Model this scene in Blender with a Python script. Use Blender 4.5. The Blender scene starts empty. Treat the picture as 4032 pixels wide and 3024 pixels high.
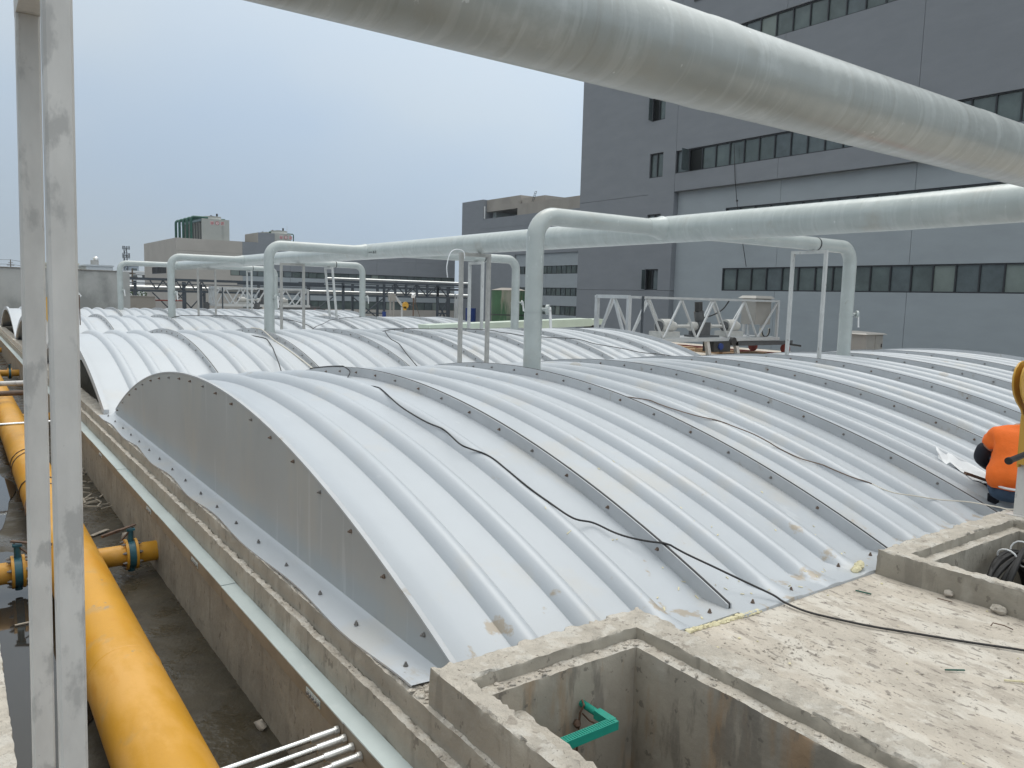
import bpy, math, random
from mathutils import Vector, Matrix, noise
R = math.radians
random.seed(7)
scene = bpy.context.scene
COL = scene.collection

# ------------------------------------------------------------------ camera
YAW, PITCH, ROLL, FPX = R(54.1798), R(6.3680), R(1.4817), 3064.24
CAM = Vector((0, 0, 1.7))
_f = Vector((math.cos(YAW)*math.cos(PITCH), math.sin(YAW)*math.cos(PITCH), -math.sin(PITCH)))
_r = Vector((math.sin(YAW), -math.cos(YAW), 0)); _u = _r.cross(_f)
_r2 = math.cos(ROLL)*_r + math.sin(ROLL)*_u
_u2 = -math.sin(ROLL)*_r + math.cos(ROLL)*_u
cam = bpy.data.cameras.new('camera'); camo = bpy.data.objects.new('camera', cam); COL.objects.link(camo)
camo.matrix_world = Matrix(((_r2.x, _u2.x, -_f.x, CAM.x), (_r2.y, _u2.y, -_f.y, CAM.y), (_r2.z, _u2.z, -_f.z, CAM.z), (0, 0, 0, 1)))
cam.sensor_width = 36; cam.lens = FPX/4032*36; cam.clip_start = 0.05; cam.clip_end = 5000
scene.camera = camo

# ------------------------------------------------------------------ sky and sun
world = bpy.data.worlds.new('World'); scene.world = world; world.use_nodes = True
nt = world.node_tree; nt.nodes.clear(); N = nt.nodes.new; L = nt.links.new
SUN_EL, SUN_AZ = R(72), R(40)
sky = N('ShaderNodeTexSky'); sky.sky_type = 'NISHITA'; sky.sun_disc = False
sky.sun_elevation = SUN_EL; sky.sun_rotation = R(90)-SUN_AZ; sky.dust_density = 4; sky.air_density = 1.2
bg1 = N('ShaderNodeBackground'); bg1.inputs['Strength'].default_value = 0.06; L(sky.outputs[0], bg1.inputs['Color'])
tc = N('ShaderNodeTexCoord'); sep = N('ShaderNodeSeparateXYZ'); L(tc.outputs['Generated'], sep.inputs[0])
mr = N('ShaderNodeMapRange'); mr.inputs['From Min'].default_value = 0; mr.inputs['From Max'].default_value = 1; mr.inputs['To Min'].default_value = 0; mr.inputs['To Max'].default_value = 1
L(sep.outputs['Z'], mr.inputs['Value'])
ramp = N('ShaderNodeValToRGB'); cr = ramp.color_ramp
stops = [(0.0, (.425, .500, .572)), (.08, (.455, .545, .645)), (.20, (.535, .635, .750)), (.34, (.705, .785, .860)), (.6, (1.04, 1.08, 1.09)), (1.0, (1.33, 1.35, 1.32))]
cr.elements[0].position = 0; cr.elements[0].color = (*stops[0][1], 1); cr.elements[1].position = 1; cr.elements[1].color = (*stops[-1][1], 1)
for p, c in stops[1:-1]:
    e = cr.elements.new(p); e.color = (*c, 1)
L(mr.outputs[0], ramp.inputs[0])
cn = N('ShaderNodeTexNoise'); cn.inputs['Scale'].default_value = 2.2; cn.inputs['Detail'].default_value = 3; cn.inputs['Roughness'].default_value = .45
mp = N('ShaderNodeMapping'); mp.inputs['Scale'].default_value = (1, 1, 2.0); mp.inputs['Location'].default_value = (.35, .1, .2)
L(tc.outputs['Generated'], mp.inputs[0]); L(mp.outputs[0], cn.inputs['Vector'])
cm = N('ShaderNodeMapRange'); cm.inputs['From Min'].default_value = .38; cm.inputs['From Max'].default_value = .64; cm.inputs['To Min'].default_value = 0; cm.inputs['To Max'].default_value = 1
L(cn.outputs['Fac'], cm.inputs['Value'])
cc = N('ShaderNodeMix'); cc.data_type = 'RGBA'; cc.inputs['A'].default_value = (.93, .97, 1.01, 1); cc.inputs['B'].default_value = (1.04, 1.03, 1.0, 1)
L(cm.outputs[0], cc.inputs['Factor'])
mul = N('ShaderNodeMix'); mul.data_type = 'RGBA'; mul.blend_type = 'MULTIPLY'; mul.inputs['Factor'].default_value = 1
L(ramp.outputs[0], mul.inputs['A']); L(cc.outputs['Result'], mul.inputs['B'])
dt = N('ShaderNodeVectorMath'); dt.operation = 'DOT_PRODUCT'; dt.inputs[1].default_value = (.8, -.6, 0); L(tc.outputs['Generated'], dt.inputs[0])
dm = N('ShaderNodeMapRange'); dm.inputs['From Min'].default_value = -1; dm.inputs['From Max'].default_value = 1; dm.inputs['To Min'].default_value = .88; dm.inputs['To Max'].default_value = 1.30; dm.interpolation_type = 'SMOOTHSTEP'; L(dt.outputs['Value'], dm.inputs['Value'])
mu2 = N('ShaderNodeVectorMath'); mu2.operation = 'SCALE'; L(mul.outputs['Result'], mu2.inputs[0]); L(dm.outputs[0], mu2.inputs['Scale'])
bg2 = N('ShaderNodeBackground'); bg2.inputs['Strength'].default_value = 1.03; L(mu2.outputs['Vector'], bg2.inputs['Color'])
add = N('ShaderNodeMixShader'); add.inputs[0].default_value = .94; L(bg1.outputs[0], add.inputs[1]); L(bg2.outputs[0], add.inputs[2])
out = N('ShaderNodeOutputWorld'); L(add.outputs[0], out.inputs[0])
sun = bpy.data.lights.new('sun', 'SUN'); sun.energy = 1.3; sun.angle = R(40); sun.color = (1, .96, .9)
suno = bpy.data.objects.new('sun', sun); COL.objects.link(suno)
suno.rotation_euler = Vector((math.cos(SUN_EL)*math.cos(SUN_AZ), math.cos(SUN_EL)*math.sin(SUN_AZ), math.sin(SUN_EL))).to_track_quat('Z', 'Y').to_euler()
scene.view_settings.view_transform = 'Standard'; scene.view_settings.look = 'None'
scene.view_settings.exposure = 0.0; scene.view_settings.gamma = 1; scene.view_settings.use_curve_mapping = False
scene.render.engine = 'CYCLES'

# ------------------------------------------------------------------ materials
def pmat(name, c, rough=.6, metal=0., var=.12, scale=2.5, stretch=(1, 1, 1), bump=0., bscale=60, layers=(), spec=.5, detail=6, coat=0, rlayer=None, wave=None, dust=None, rnd=0):
    """layers: (colour, noise scale, threshold, softness, strength, stretch)"""
    m = bpy.data.materials.new(name); m.use_nodes = True
    t = m.node_tree; b = t.nodes['Principled BSDF']; n = t.nodes.new; l = t.links.new
    b.inputs['Roughness'].default_value = rough; b.inputs['Metallic'].default_value = metal
    b.inputs['Specular IOR Level'].default_value = spec
    if coat: b.inputs['Coat Weight'].default_value = coat; b.inputs['Coat Roughness'].default_value = .22
    g = n('ShaderNodeNewGeometry')
    def nz(sc, st, det=detail, off=0.):
        mpp = n('ShaderNodeMapping'); mpp.inputs['Scale'].default_value = st; mpp.inputs['Location'].default_value = (off, off*1.7, off*.6)
        l(g.outputs['Position'], mpp.inputs[0])
        x = n('ShaderNodeTexNoise'); x.inputs['Scale'].default_value = sc; x.inputs['Detail'].default_value = det; x.inputs['Roughness'].default_value = .6
        l(mpp.outputs[0], x.inputs['Vector']); return x.outputs['Fac']
    mx = n('ShaderNodeMix'); mx.data_type = 'RGBA'
    mx.inputs['A'].default_value = (*[min(1, v*(1-var)) for v in c], 1); mx.inputs['B'].default_value = (*[min(1, v*(1+var)) for v in c], 1)
    mrr = n('ShaderNodeMapRange'); mrr.inputs['From Min'].default_value = .3; mrr.inputs['From Max'].default_value = .7
    l(nz(scale, stretch), mrr.inputs['Value']); l(mrr.outputs[0], mx.inputs['Factor'])
    cur = mx.outputs['Result']
    for i, (lc, ls, th, so, stg, lst) in enumerate(layers):
        f = n('ShaderNodeMapRange'); f.inputs['From Min'].default_value = th; f.inputs['From Max'].default_value = th+so; f.inputs['To Max'].default_value = stg
        l(nz(ls, lst, 7, 3.7*(i+1)), f.inputs['Value'])
        m2 = n('ShaderNodeMix'); m2.data_type = 'RGBA'; m2.inputs['B'].default_value = (*lc, 1)
        l(f.outputs[0], m2.inputs['Factor']); l(cur, m2.inputs['A']); cur = m2.outputs['Result']
    if dust:                                                   # dried mud gathered along the lower rim: (colour, y from, y to, scale, threshold)
        dc, ya, yb, dsc, dth = dust
        sx = n('ShaderNodeSeparateXYZ'); l(g.outputs['Position'], sx.inputs[0])
        mk = n('ShaderNodeMapRange'); mk.inputs['From Min'].default_value = ya; mk.inputs['From Max'].default_value = yb; mk.inputs['To Min'].default_value = -.16; mk.inputs['To Max'].default_value = .10; l(sx.outputs['Y'], mk.inputs['Value'])
        ad = n('ShaderNodeMath'); ad.operation = 'ADD'; l(nz(dsc, (1.2, .8, 1), 8, 21.), ad.inputs[0]); l(mk.outputs[0], ad.inputs[1])
        f = n('ShaderNodeMapRange'); f.inputs['From Min'].default_value = dth; f.inputs['From Max'].default_value = dth+.035; f.inputs['To Max'].default_value = .85; l(ad.outputs[0], f.inputs['Value'])
        m3 = n('ShaderNodeMix'); m3.data_type = 'RGBA'; m3.inputs['B'].default_value = (*dc, 1); l(f.outputs[0], m3.inputs['Factor']); l(cur, m3.inputs['A']); cur = m3.outputs['Result']
    if rnd:
        oi = n('ShaderNodeObjectInfo'); rr = n('ShaderNodeMapRange'); rr.inputs['To Min'].default_value = 1-rnd; rr.inputs['To Max'].default_value = 1+rnd; l(oi.outputs['Random'], rr.inputs['Value'])
        hs = n('ShaderNodeHueSaturation'); l(rr.outputs[0], hs.inputs['Value']); l(cur, hs.inputs['Color']); cur = hs.outputs['Color']
    l(cur, b.inputs['Base Color'])
    if rlayer:
        th, so, lo, hi, sc = rlayer
        f = n('ShaderNodeMapRange'); f.inputs['From Min'].default_value = th; f.inputs['From Max'].default_value = th+so; f.inputs['To Min'].default_value = lo; f.inputs['To Max'].default_value = hi
        l(nz(sc, (1, 1, 1), 4, 9.), f.inputs['Value']); l(f.outputs[0], b.inputs['Roughness'])
    if wave:
        wv = n('ShaderNodeTexWave'); wv.bands_direction = wave[0]; wv.inputs['Scale'].default_value = wave[1]; wv.inputs['Distortion'].default_value = wave[2]; wv.inputs['Detail'].default_value = 4; wv.inputs['Detail Scale'].default_value = 1.6; wv.inputs['Detail Roughness'].default_value = .65
        l(g.outputs['Position'], wv.inputs['Vector'])
    if bump:
        bp = n('ShaderNodeBump'); bp.inputs['Strength'].default_value = 1; bp.inputs['Distance'].default_value = bump
        l(nz(bscale, (1, 1, 1), 6, 1.3), bp.inputs['Height']); l(bp.outputs[0], b.inputs['Normal'])
        if wave:
            b2 = n('ShaderNodeBump'); b2.inputs['Strength'].default_value = 1; b2.inputs['Distance'].default_value = wave[3]; l(wv.outputs['Fac'], b2.inputs['Height']); l(b2.outputs[0], bp.inputs['Normal'])
    return m
V1 = (1, 1, 1)
M = {}
M['frp'] = pmat('frp_cover', (.44, .466, .494), .33, var=.05, scale=.8, rnd=.03, dust=((.36, .30, .225), 4.6, 2.62, 3.6, .675), layers=[((.47, .45, .41), 1.3, .56, .10, .45, V1), ((.37, .33, .27), 2.2, .66, .03, .55, (1, .6, 1)), ((.52, .54, .56), 5., .66, .03, .5, (1.5, .5, 1)), ((.22, .21, .20), 26., .72, .01, .7, (1, .5, 1))], bump=.004, bscale=2.2)
M['frp_far'] = pmat('frp_cover_far', (.485, .507, .53), .35, var=.05, scale=.7, rnd=.035, layers=[((.50, .47, .42), 1.0, .58, .12, .45, V1), ((.34, .31, .27), 8., .71, .02, .6, (1, .5, 1))], bump=.004, bscale=2.2)  # paler base tone and fewer stain layers, for the rear rows
M['frp_edge'] = pmat('frp_flange', (.44, .455, .47), .5, var=.08, scale=3, rnd=.04, layers=[((.32, .29, .25), 7., .62, .06, .6, (1, 1, .6))])
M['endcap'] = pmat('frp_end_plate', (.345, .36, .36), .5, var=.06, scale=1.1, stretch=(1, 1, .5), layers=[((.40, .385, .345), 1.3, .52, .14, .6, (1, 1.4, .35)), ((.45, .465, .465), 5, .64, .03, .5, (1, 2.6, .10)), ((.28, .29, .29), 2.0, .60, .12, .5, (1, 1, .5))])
M['gasket'] = pmat('black_sealant', (.02, .021, .023), .5, var=.2)
PL = [((.54, .57, .555), 5., .58, .10, .5, (.7, .7, .7)), ((.66, .69, .67), 16., .68, .03, .7, (1.2, 1.2, .4)), ((.36, .345, .30), 2.4, .58, .14, .5, V1), ((.30, .27, .22), 9., .69, .04, .4, V1)]
M['pipe'] = pmat('frp_pipe', (.42, .455, .44), .36, coat=.5, var=.08, scale=3.0, layers=PL, bump=.0025, bscale=18)
M['pipe_x'] = pmat('frp_wrapped_duct', (.37, .393, .378), .36, coat=.55, var=.08, scale=3.0, layers=[((.50, .53, .515), 2.2, .52, .08, .4, (9, .8, .8)), ((.29, .29, .26), 2.0, .58, .08, .35, (7, .7, .7))]+PL, bump=.0012, bscale=22, wave=('X', 2.9, 2.6, .0013))
M['pipe_y'] = pmat('frp_header', (.43, .472, .458), .36, coat=.5, var=.08, scale=3.0, layers=[((.54, .58, .565), 2.2, .52, .08, .3, (.8, 9, .8)), ((.35, .37, .345), 2.0, .58, .08, .25, (.7, 7, .7))]+PL, bump=.0022, bscale=18, wave=('Y', 2.3, 2.8, .0016))
M['stand'] = pmat('stainless_steel', (.60, .58, .55), .5, metal=0, var=.12, scale=9., stretch=(1, 1, .4), layers=[((.38, .37, .355), 11., .55, .07, .7, (1, 1, .5)), ((.64, .63, .60), 5., .55, .1, .5, (1, 1, .6)), ((.15, .145, .14), 60, .74, .02, .5, V1)])
M['stand_mid'] = pmat('brushed_steel', (.42, .41, .385), .42, metal=.35, var=.12, scale=9.)
M['stand_white'] = pmat('white_painted_steel', (.52, .53, .52), .5, var=.10, scale=6, layers=[((.25, .22, .2), 26., .66, .03, .7, (1, 1, .4))])
M['yellow'] = pmat('yellow_enamel', (.62, .31, .025), .46, var=.10, scale=2.2, stretch=(1, .5, 1), layers=[((.78, .44, .13), 2.6, .52, .12, .5, (1, .4, 1)), ((.62, .27, .006), 2.1, .57, .08, .6, (1.5, .5, 1.5)), ((.45, .31, .15), 4.0, .60, .10, .45, V1), ((.30, .26, .20), 9., .68, .03, .6, (1, .5, 1)), ((.20, .19, .17), 24., .73, .01, .7, V1)], bump=.0015, bscale=22)
M['yellow2'] = pmat('yellow_paint', (.58, .33, .05), .45, var=.08)
M['blue_valve'] = pmat('teal_cast_iron', (.03, .12, .16), .45, var=.2, scale=18)
M['darkmetal'] = pmat('dark_metal', (.05, .05, .05), .45, metal=.3, var=.2)
M['rust'] = pmat('rusty_steel', (.12, .07, .045), .7, var=.3, scale=20)
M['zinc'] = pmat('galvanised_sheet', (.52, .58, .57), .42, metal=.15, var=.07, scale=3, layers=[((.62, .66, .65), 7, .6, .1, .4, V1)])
M['zinc_shade'] = pmat('tray_side', (.22, .185, .14), .6, var=.2, scale=4)  # brown shade on the tray's outer side is put into this colour
M['chrome'] = pmat('polished_conduit', (.62, .62, .60), .22, metal=.9, var=.1, scale=10, layers=[((.45, .33, .18), 24., .70, .02, .8, V1)])
M['bolt'] = pmat('bolt_steel', (.22, .21, .20), .4, metal=.5, var=.3, scale=40)
M['boltrust'] = pmat('rusted_bolt', (.15, .11, .085), .7, var=.3, scale=60)
M['slab'] = pmat('rough_slab_concrete', (.52, .465, .395), .92, var=.16, scale=3.2, stretch=(1.6, .8, 1), layers=[((.66, .615, .545), 3.2, .50, .08, .7, (1.7, .8, 1)), ((.40, .35, .295), 5.5, .56, .04, .65, (1.9, .7, 1)), ((.24, .21, .18), 20., .59, .02, .75, (1.6, .6, 1)), ((.12, .105, .095), 48., .64, .015, .85, (1.3, .7, 1)), ((.66, .62, .56), 30., .66, .02, .6, V1)], bump=.022, bscale=24)
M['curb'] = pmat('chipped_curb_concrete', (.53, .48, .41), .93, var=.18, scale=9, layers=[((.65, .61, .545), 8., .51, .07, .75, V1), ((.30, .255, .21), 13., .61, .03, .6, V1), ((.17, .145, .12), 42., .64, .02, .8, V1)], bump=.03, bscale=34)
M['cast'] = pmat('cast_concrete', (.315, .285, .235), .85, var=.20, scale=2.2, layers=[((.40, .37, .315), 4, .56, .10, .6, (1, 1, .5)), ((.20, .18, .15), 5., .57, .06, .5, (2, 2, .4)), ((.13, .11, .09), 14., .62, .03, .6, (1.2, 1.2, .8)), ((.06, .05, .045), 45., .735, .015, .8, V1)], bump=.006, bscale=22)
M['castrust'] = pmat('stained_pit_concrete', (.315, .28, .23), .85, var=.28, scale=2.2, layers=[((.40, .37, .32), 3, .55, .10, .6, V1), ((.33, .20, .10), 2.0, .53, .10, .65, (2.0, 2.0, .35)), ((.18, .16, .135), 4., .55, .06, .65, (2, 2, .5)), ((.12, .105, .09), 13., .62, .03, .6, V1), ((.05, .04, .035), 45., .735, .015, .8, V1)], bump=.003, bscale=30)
M['dirtfloor'] = pmat('damp_channel_floor', (.062, .052, .033), .7, var=.25, scale=2.5, layers=[((.14, .12, .09), 3., .60, .1, .5, V1), ((.03, .025, .02), 9., .60, .06, .6, (1, .6, 1))], bump=.01, bscale=14, rlayer=(.42, .16, .12, .7, 1.6))
M['water'] = pmat('puddle_water', (.035, .032, .028), .04, var=.1, spec=.6)
M['tankwater'] = pmat('dark_tank_water', (.012, .014, .013), .1, var=.2)
M['wallgrey'] = pmat('rendered_wall', (.43, .43, .415), .9, var=.14, scale=.55, layers=[((.25, .255, .245), .55, .50, .14, .75, (1, 1, .8)), ((.36, .36, .35), 1.4, .62, .1, .4, V1)], detail=8)
M['bdark'] = pmat('dark_grey_stucco', (.222, .236, .256), .9, var=.05, scale=.5, stretch=(1, 1, 3), bump=.006, bscale=9)
M['blight'] = pmat('pale_grey_stucco', (.325, .358, .38), .9, var=.05, scale=.5, stretch=(1, 1, 3), bump=.005, bscale=9)
M['bjoint'] = pmat('joint_backing', (.03, .032, .036), .9, var=.1)
M['frame'] = pmat('dark_window_frame', (.022, .025, .030), .4, var=.1)
M['glass'] = pmat('window_glass', (.085, .11, .105), .06, var=.35, scale=.7, spec=.7)
M['glass2'] = pmat('window_glass_blue', (.085, .108, .112), .06, var=.3, scale=.9, spec=.7)
M['glass3'] = pmat('window_with_blind', (.19, .225, .205), .15, var=.15, scale=.9)
M['glassopen'] = pmat('dark_window_opening', (.006, .008, .008), .5, var=.2)
M['beige'] = pmat('raw_plaster', (.41, .38, .345), .9, var=.08, scale=.25, layers=[((.40, .365, .33), .3, .56, .05, .5, (1, 1, 2))])
M['plaster'] = pmat('brown_plaster', (.33, .30, .265), .9, var=.1, scale=.3, layers=[((.27, .245, .215), .5, .56, .05, .5, V1)])
M['ground'] = pmat('asphalt_ground', (.10, .10, .095), .9, var=.2, scale=.4)
M['steelblue'] = pmat('rack_steel', (.06, .072, .086), .55, var=.2, scale=3)
M['silver'] = pmat('insulation_jacket', (.66, .66, .64), .28, metal=.75, var=.06, scale=2)
M['alu'] = pmat('galvanised_truss', (.53, .55, .56), .4, metal=.3, var=.08, scale=4)
M['greycast'] = pmat('grey_machine_paint', (.085, .09, .095), .45, var=.2, scale=6)
M['lightmach'] = pmat('pale_machine_paint', (.46, .46, .44), .45, var=.12, scale=6)
M['greenpipe'] = pmat('dark_green_pipe', (.012, .085, .058), .45, var=.2, scale=3)
M['towergrey'] = pmat('tower_casing', (.39, .395, .365), .6, var=.06, scale=.7)
M['louvre'] = pmat('dark_louvre', (.012, .016, .024), .6, var=.3)
M['tealtrim'] = pmat('teal_trim', (.19, .27, .30), .5, var=.1)
M['red'] = pmat('sign_red', (.42, .025, .035), .5, var=.1)
M['white'] = pmat('white_paint', (.74, .74, .73), .5, var=.05)
M['railred'] = pmat('red_oxide_rail', (.17, .028, .018), .65, var=.25, scale=3)
M['rustwood'] = pmat('rusty_timber', (.33, .22, .13), .85, var=.35, scale=5)
M['gtank'] = pmat('green_tank', (.045, .115, .055), .6, var=.2, scale=1, layers=[((.30, .28, .23), 1.3, .50, .10, .8, (1, 1, .15)), ((.2, .12, .08), 2.5, .62, .05, .6, (1, 1, .2))])
M['palegreen'] = pmat('pale_green_frp', (.53, .60, .50), .45, var=.05)
M['cabinet'] = pmat('cabinet_steel', (.34, .33, .31), .42, metal=.3, var=.06)
M['leaf'] = pmat('leaf_green', (.055, .11, .03), .7, var=.4, scale=2)
M['bark'] = pmat('bark', (.12, .09, .06), .9, var=.2)
M['farpale'] = pmat('far_hazed_wall', (.50, .53, .55), .9, var=.04)  # distance haze is mixed into the far wall colours
M['farblue'] = pmat('far_hazed_block', (.36, .41, .46), .9, var=.06)  # blue tint of the distant air painted into the wall
M['farcream'] = pmat('far_cream_wall', (.58, .56, .45), .9, var=.05)
M['black'] = pmat('black_rubber', (.014, .013, .013), .55, var=.3, scale=15)
M['brownwire'] = pmat('brown_cable', (.13, .085, .06), .65, var=.3, scale=15)
M['whitewire'] = pmat('white_cable', (.62, .58, .50), .5, var=.1)
M['green'] = pmat('green_plastic', (.012, .27, .20), .42, var=.12, scale=12, layers=[((.25, .24, .18), 14., .68, .05, .6, V1)])
M['foam'] = pmat('yellow_foam', (.66, .60, .40), .9, var=.12, scale=30, bump=.004, bscale=60)
M['stone'] = pmat('concrete_chip', (.40, .36, .31), .95, var=.3, scale=20)
M['orange'] = pmat('orange_vest', (.86, .16, .012), .75, var=.06, scale=8, bump=.01, bscale=10)
M['jeans'] = pmat('blue_denim', (.035, .065, .11), .85, var=.3, scale=14)
M['navy'] = pmat('navy_cloth', (.012, .014, .022), .85, var=.2)
M['skin'] = pmat('skin', (.40, .24, .16), .6, var=.06)
M['hair'] = pmat('dark_hair', (.05, .028, .018), .6, var=.3, scale=40)
M['clothwhite'] = pmat('white_cloth', (.78, .79, .80), .8, var=.03)
M['bluedrum'] = pmat('blue_plastic_drum', (.01, .035, .17), .5, var=.15)
M['wood'] = pmat('grey_plank', (.40, .36, .30), .85, var=.2, scale=8)

# ------------------------------------------------------------------ mesh builder
class MB:
    def __init__(s): s.v = []; s.f = []; s.m = []; s.mi = 0
    def quad_mesh(s, P, nu, nv, closed_u=False):
        o = len(s.v); s.v += P
        for i in range(nu-1 + (1 if closed_u else 0)):
            for j in range(nv-1):
                a = o+(i % nu)*nv+j; b = o+((i+1) % nu)*nv+j
                s.f.append((a, b, b+1, a+1)); s.m.append(s.mi)
        return o
    def face(s, pts):
        o = len(s.v); s.v += [tuple(p) for p in pts]; s.f.append(tuple(range(o, o+len(pts)))); s.m.append(s.mi); return s
    def box(s, x0, x1, y0, y1, z0, z1):
        return s.hexa([(x0, y0, z0), (x1, y0, z0), (x1, y1, z0), (x0, y1, z0), (x0, y0, z1), (x1, y0, z1), (x1, y1, z1), (x0, y1, z1)])
    def hexa(s, P):
        o = len(s.v); s.v += [tuple(p) for p in P]
        for q in ((0, 3, 2, 1), (4, 5, 6, 7), (0, 1, 5, 4), (1, 2, 6, 5), (2, 3, 7, 6), (3, 0, 4, 7)):
            s.f.append(tuple(o+i for i in q)); s.m.append(s.mi)
        return s
    def bar(s, a, b, w, h=None, up=(0, 0, 1)):
        h = h or w; a = Vector(a); b = Vector(b); d = (b-a).normalized(); up = Vector(up)
        if abs(d.dot(up)) > .97: up = Vector((0, 1, 0))
        x = d.cross(up).normalized(); z = x.cross(d)
        x = x*w/2; z = z*h/2
        return s.hexa([a-x-z, a+x-z, b+x-z, b-x-z, a-x+z, a+x+z, b+x+z, b-x+z])
    def tube(s, pts, r, n=10, caps=True):
        pts = [Vector(p) for p in pts]; rs = r if isinstance(r, (list, tuple)) else [r]*len(pts)
        o = len(s.v); prev = None; k = len(pts)
        for i, p in enumerate(pts):
            d = (pts[min(i+1, k-1)]-pts[max(i-1, 0)]).normalized()
            if prev is None:
                up = Vector((0, 0, 1)) if abs(d.z) < .9 else Vector((1, 0, 0))
                x = d.cross(up).normalized()
            else:
                x = (prev-d*prev.dot(d)).normalized()
            prev = x; y = d.cross(x)
            for j in range(n):
                a = 2*math.pi*j/n; s.v.append(tuple(p+(x*math.cos(a)+y*math.sin(a))*rs[i]))
        for i in range(k-1):
            for j in range(n):
                a = o+i*n+j; b = o+i*n+(j+1) % n
                s.f.append((a, b, b+n, a+n)); s.m.append(s.mi)
        if caps:
            s.f.append(tuple(o+j for j in range(n-1, -1, -1))); s.m.append(s.mi)
            s.f.append(tuple(o+(k-1)*n+j for j in range(n))); s.m.append(s.mi)
        return s
    def cyl(s, a, b, r, n=14, r2=None): return s.tube([a, b], [r, r2 if r2 is not None else r], n)
    def prism(s, poly, z0, z1, ax='z'):
        """poly of 2-D points extruded along ax from z0 to z1"""
        def P(u, v, w): return {'z': (u, v, w), 'y': (u, w, v), 'x': (w, u, v)}[ax]
        o = len(s.v); n = len(poly)
        s.v += [P(u, v, z0) for u, v in poly] + [P(u, v, z1) for u, v in poly]
        s.f.append(tuple(range(o+n-1, o-1, -1))); s.m.append(s.mi); s.f.append(tuple(range(o+n, o+2*n))); s.m.append(s.mi)
        for i in range(n):
            j = (i+1) % n; s.f.append((o+i, o+j, o+n+j, o+n+i)); s.m.append(s.mi)
        return s
    def blob(s, c, r, n=8, seed=0, amp=.35, sq=(1, 1, 1)):
        o = len(s.v); c = Vector(c); m = max(4, n//2)
        for i in range(m+1):
            t = math.pi*i/m
            for j in range(n):
                a = 2*math.pi*j/n; d = Vector((math.sin(t)*math.cos(a), math.sin(t)*math.sin(a), math.cos(t)))
                k = 1+amp*noise.noise(d*1.7+Vector((seed*3.1, seed, 0)))*1.6
                s.v.append(tuple(c+Vector((d.x*sq[0], d.y*sq[1], d.z*sq[2]))*r*k))
        for i in range(m):
            for j in range(n):
                a = o+i*n+j; b = o+i*n+(j+1) % n; s.f.append((a, a+n, b+n, b)); s.m.append(s.mi)
        return s
    def mesh(s, name, mats, smooth=38):
        me = bpy.data.meshes.new(name); me.from_pydata(s.v, [], s.f); 
        for m in (mats if isinstance(mats, (list, tuple)) else [mats]): me.materials.append(m)
        if any(s.m): me.polygons.foreach_set('material_index', s.m)
        me.validate(); me.update()
        import bmesh
        b = bmesh.new(); b.from_mesh(me); bmesh.ops.recalc_face_normals(b, faces=b.faces); b.to_mesh(me); b.free()
        if smooth:
            me.polygons.foreach_set('use_smooth', [True]*len(me.polygons))
            me.set_sharp_from_angle(angle=R(smooth))
        return me
    def build(s, name, mats, parent=None, smooth=38, kind=None):
        return link(name, s.mesh(name, mats, smooth), parent, kind)
def link(name, me, parent=None, kind=None):
    o = bpy.data.objects.new(name, me); COL.objects.link(o)
    if parent is not None:
        o.parent = parent
        o.matrix_parent_inverse = Matrix.Identity(4)
        w = parent.location if parent.parent is None else parent.location + parent.parent.location
        o.location = (-w[0], -w[1], -w[2]) if True else (0, 0, 0)
        if parent.parent is not None: o.location = (0, 0, 0)
    if kind: o['kind'] = kind
    return o
# every thing's Empty sits at its base; parts are meshes in world coordinates, offset back by the base
def thing(name, label, cat, loc=(0, 0, 0), group=None):
    o = bpy.data.objects.new(name, None); COL.objects.link(o); o.location = loc; o.empty_display_size = .2
    o['label'] = label; o['category'] = cat
    if group: o['group'] = group
    return o
def tag(o, label, cat, group=None):
    o['label'] = label; o['category'] = cat
    if group: o['group'] = group
    return o
def copy_tree(o, parent=None, delta=None):
    c = o.copy(); COL.objects.link(c); c.parent = parent
    if delta is not None: c.location = o.location + Vector(delta)
    for ch in list(o.children): copy_tree(ch, c)
    return c
def sub(name, me, parent, loc=(0, 0, 0), rot=None):
    """instance of shared mesh data placed at a world location under a part or a thing"""
    o = bpy.data.objects.new(name, me); COL.objects.link(o); o.parent = parent
    w = Vector((0, 0, 0)); p = parent
    while p is not None: w += p.location; p = p.parent
    o.location = Vector(loc)-w
    if rot is not None: o.rotation_euler = rot
    return o
def struct(name, mb, mat, smooth=38):
    return mb.build(name, mat, None, smooth, 'structure')
def arc3(c, r, a0, a1, n, u, v):
    c = Vector(c); u = Vector(u); v = Vector(v)
    return [c+u*(r*math.cos(a0+(a1-a0)*i/n))+v*(r*math.sin(a0+(a1-a0)*i/n)) for i in range(n+1)]
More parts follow.
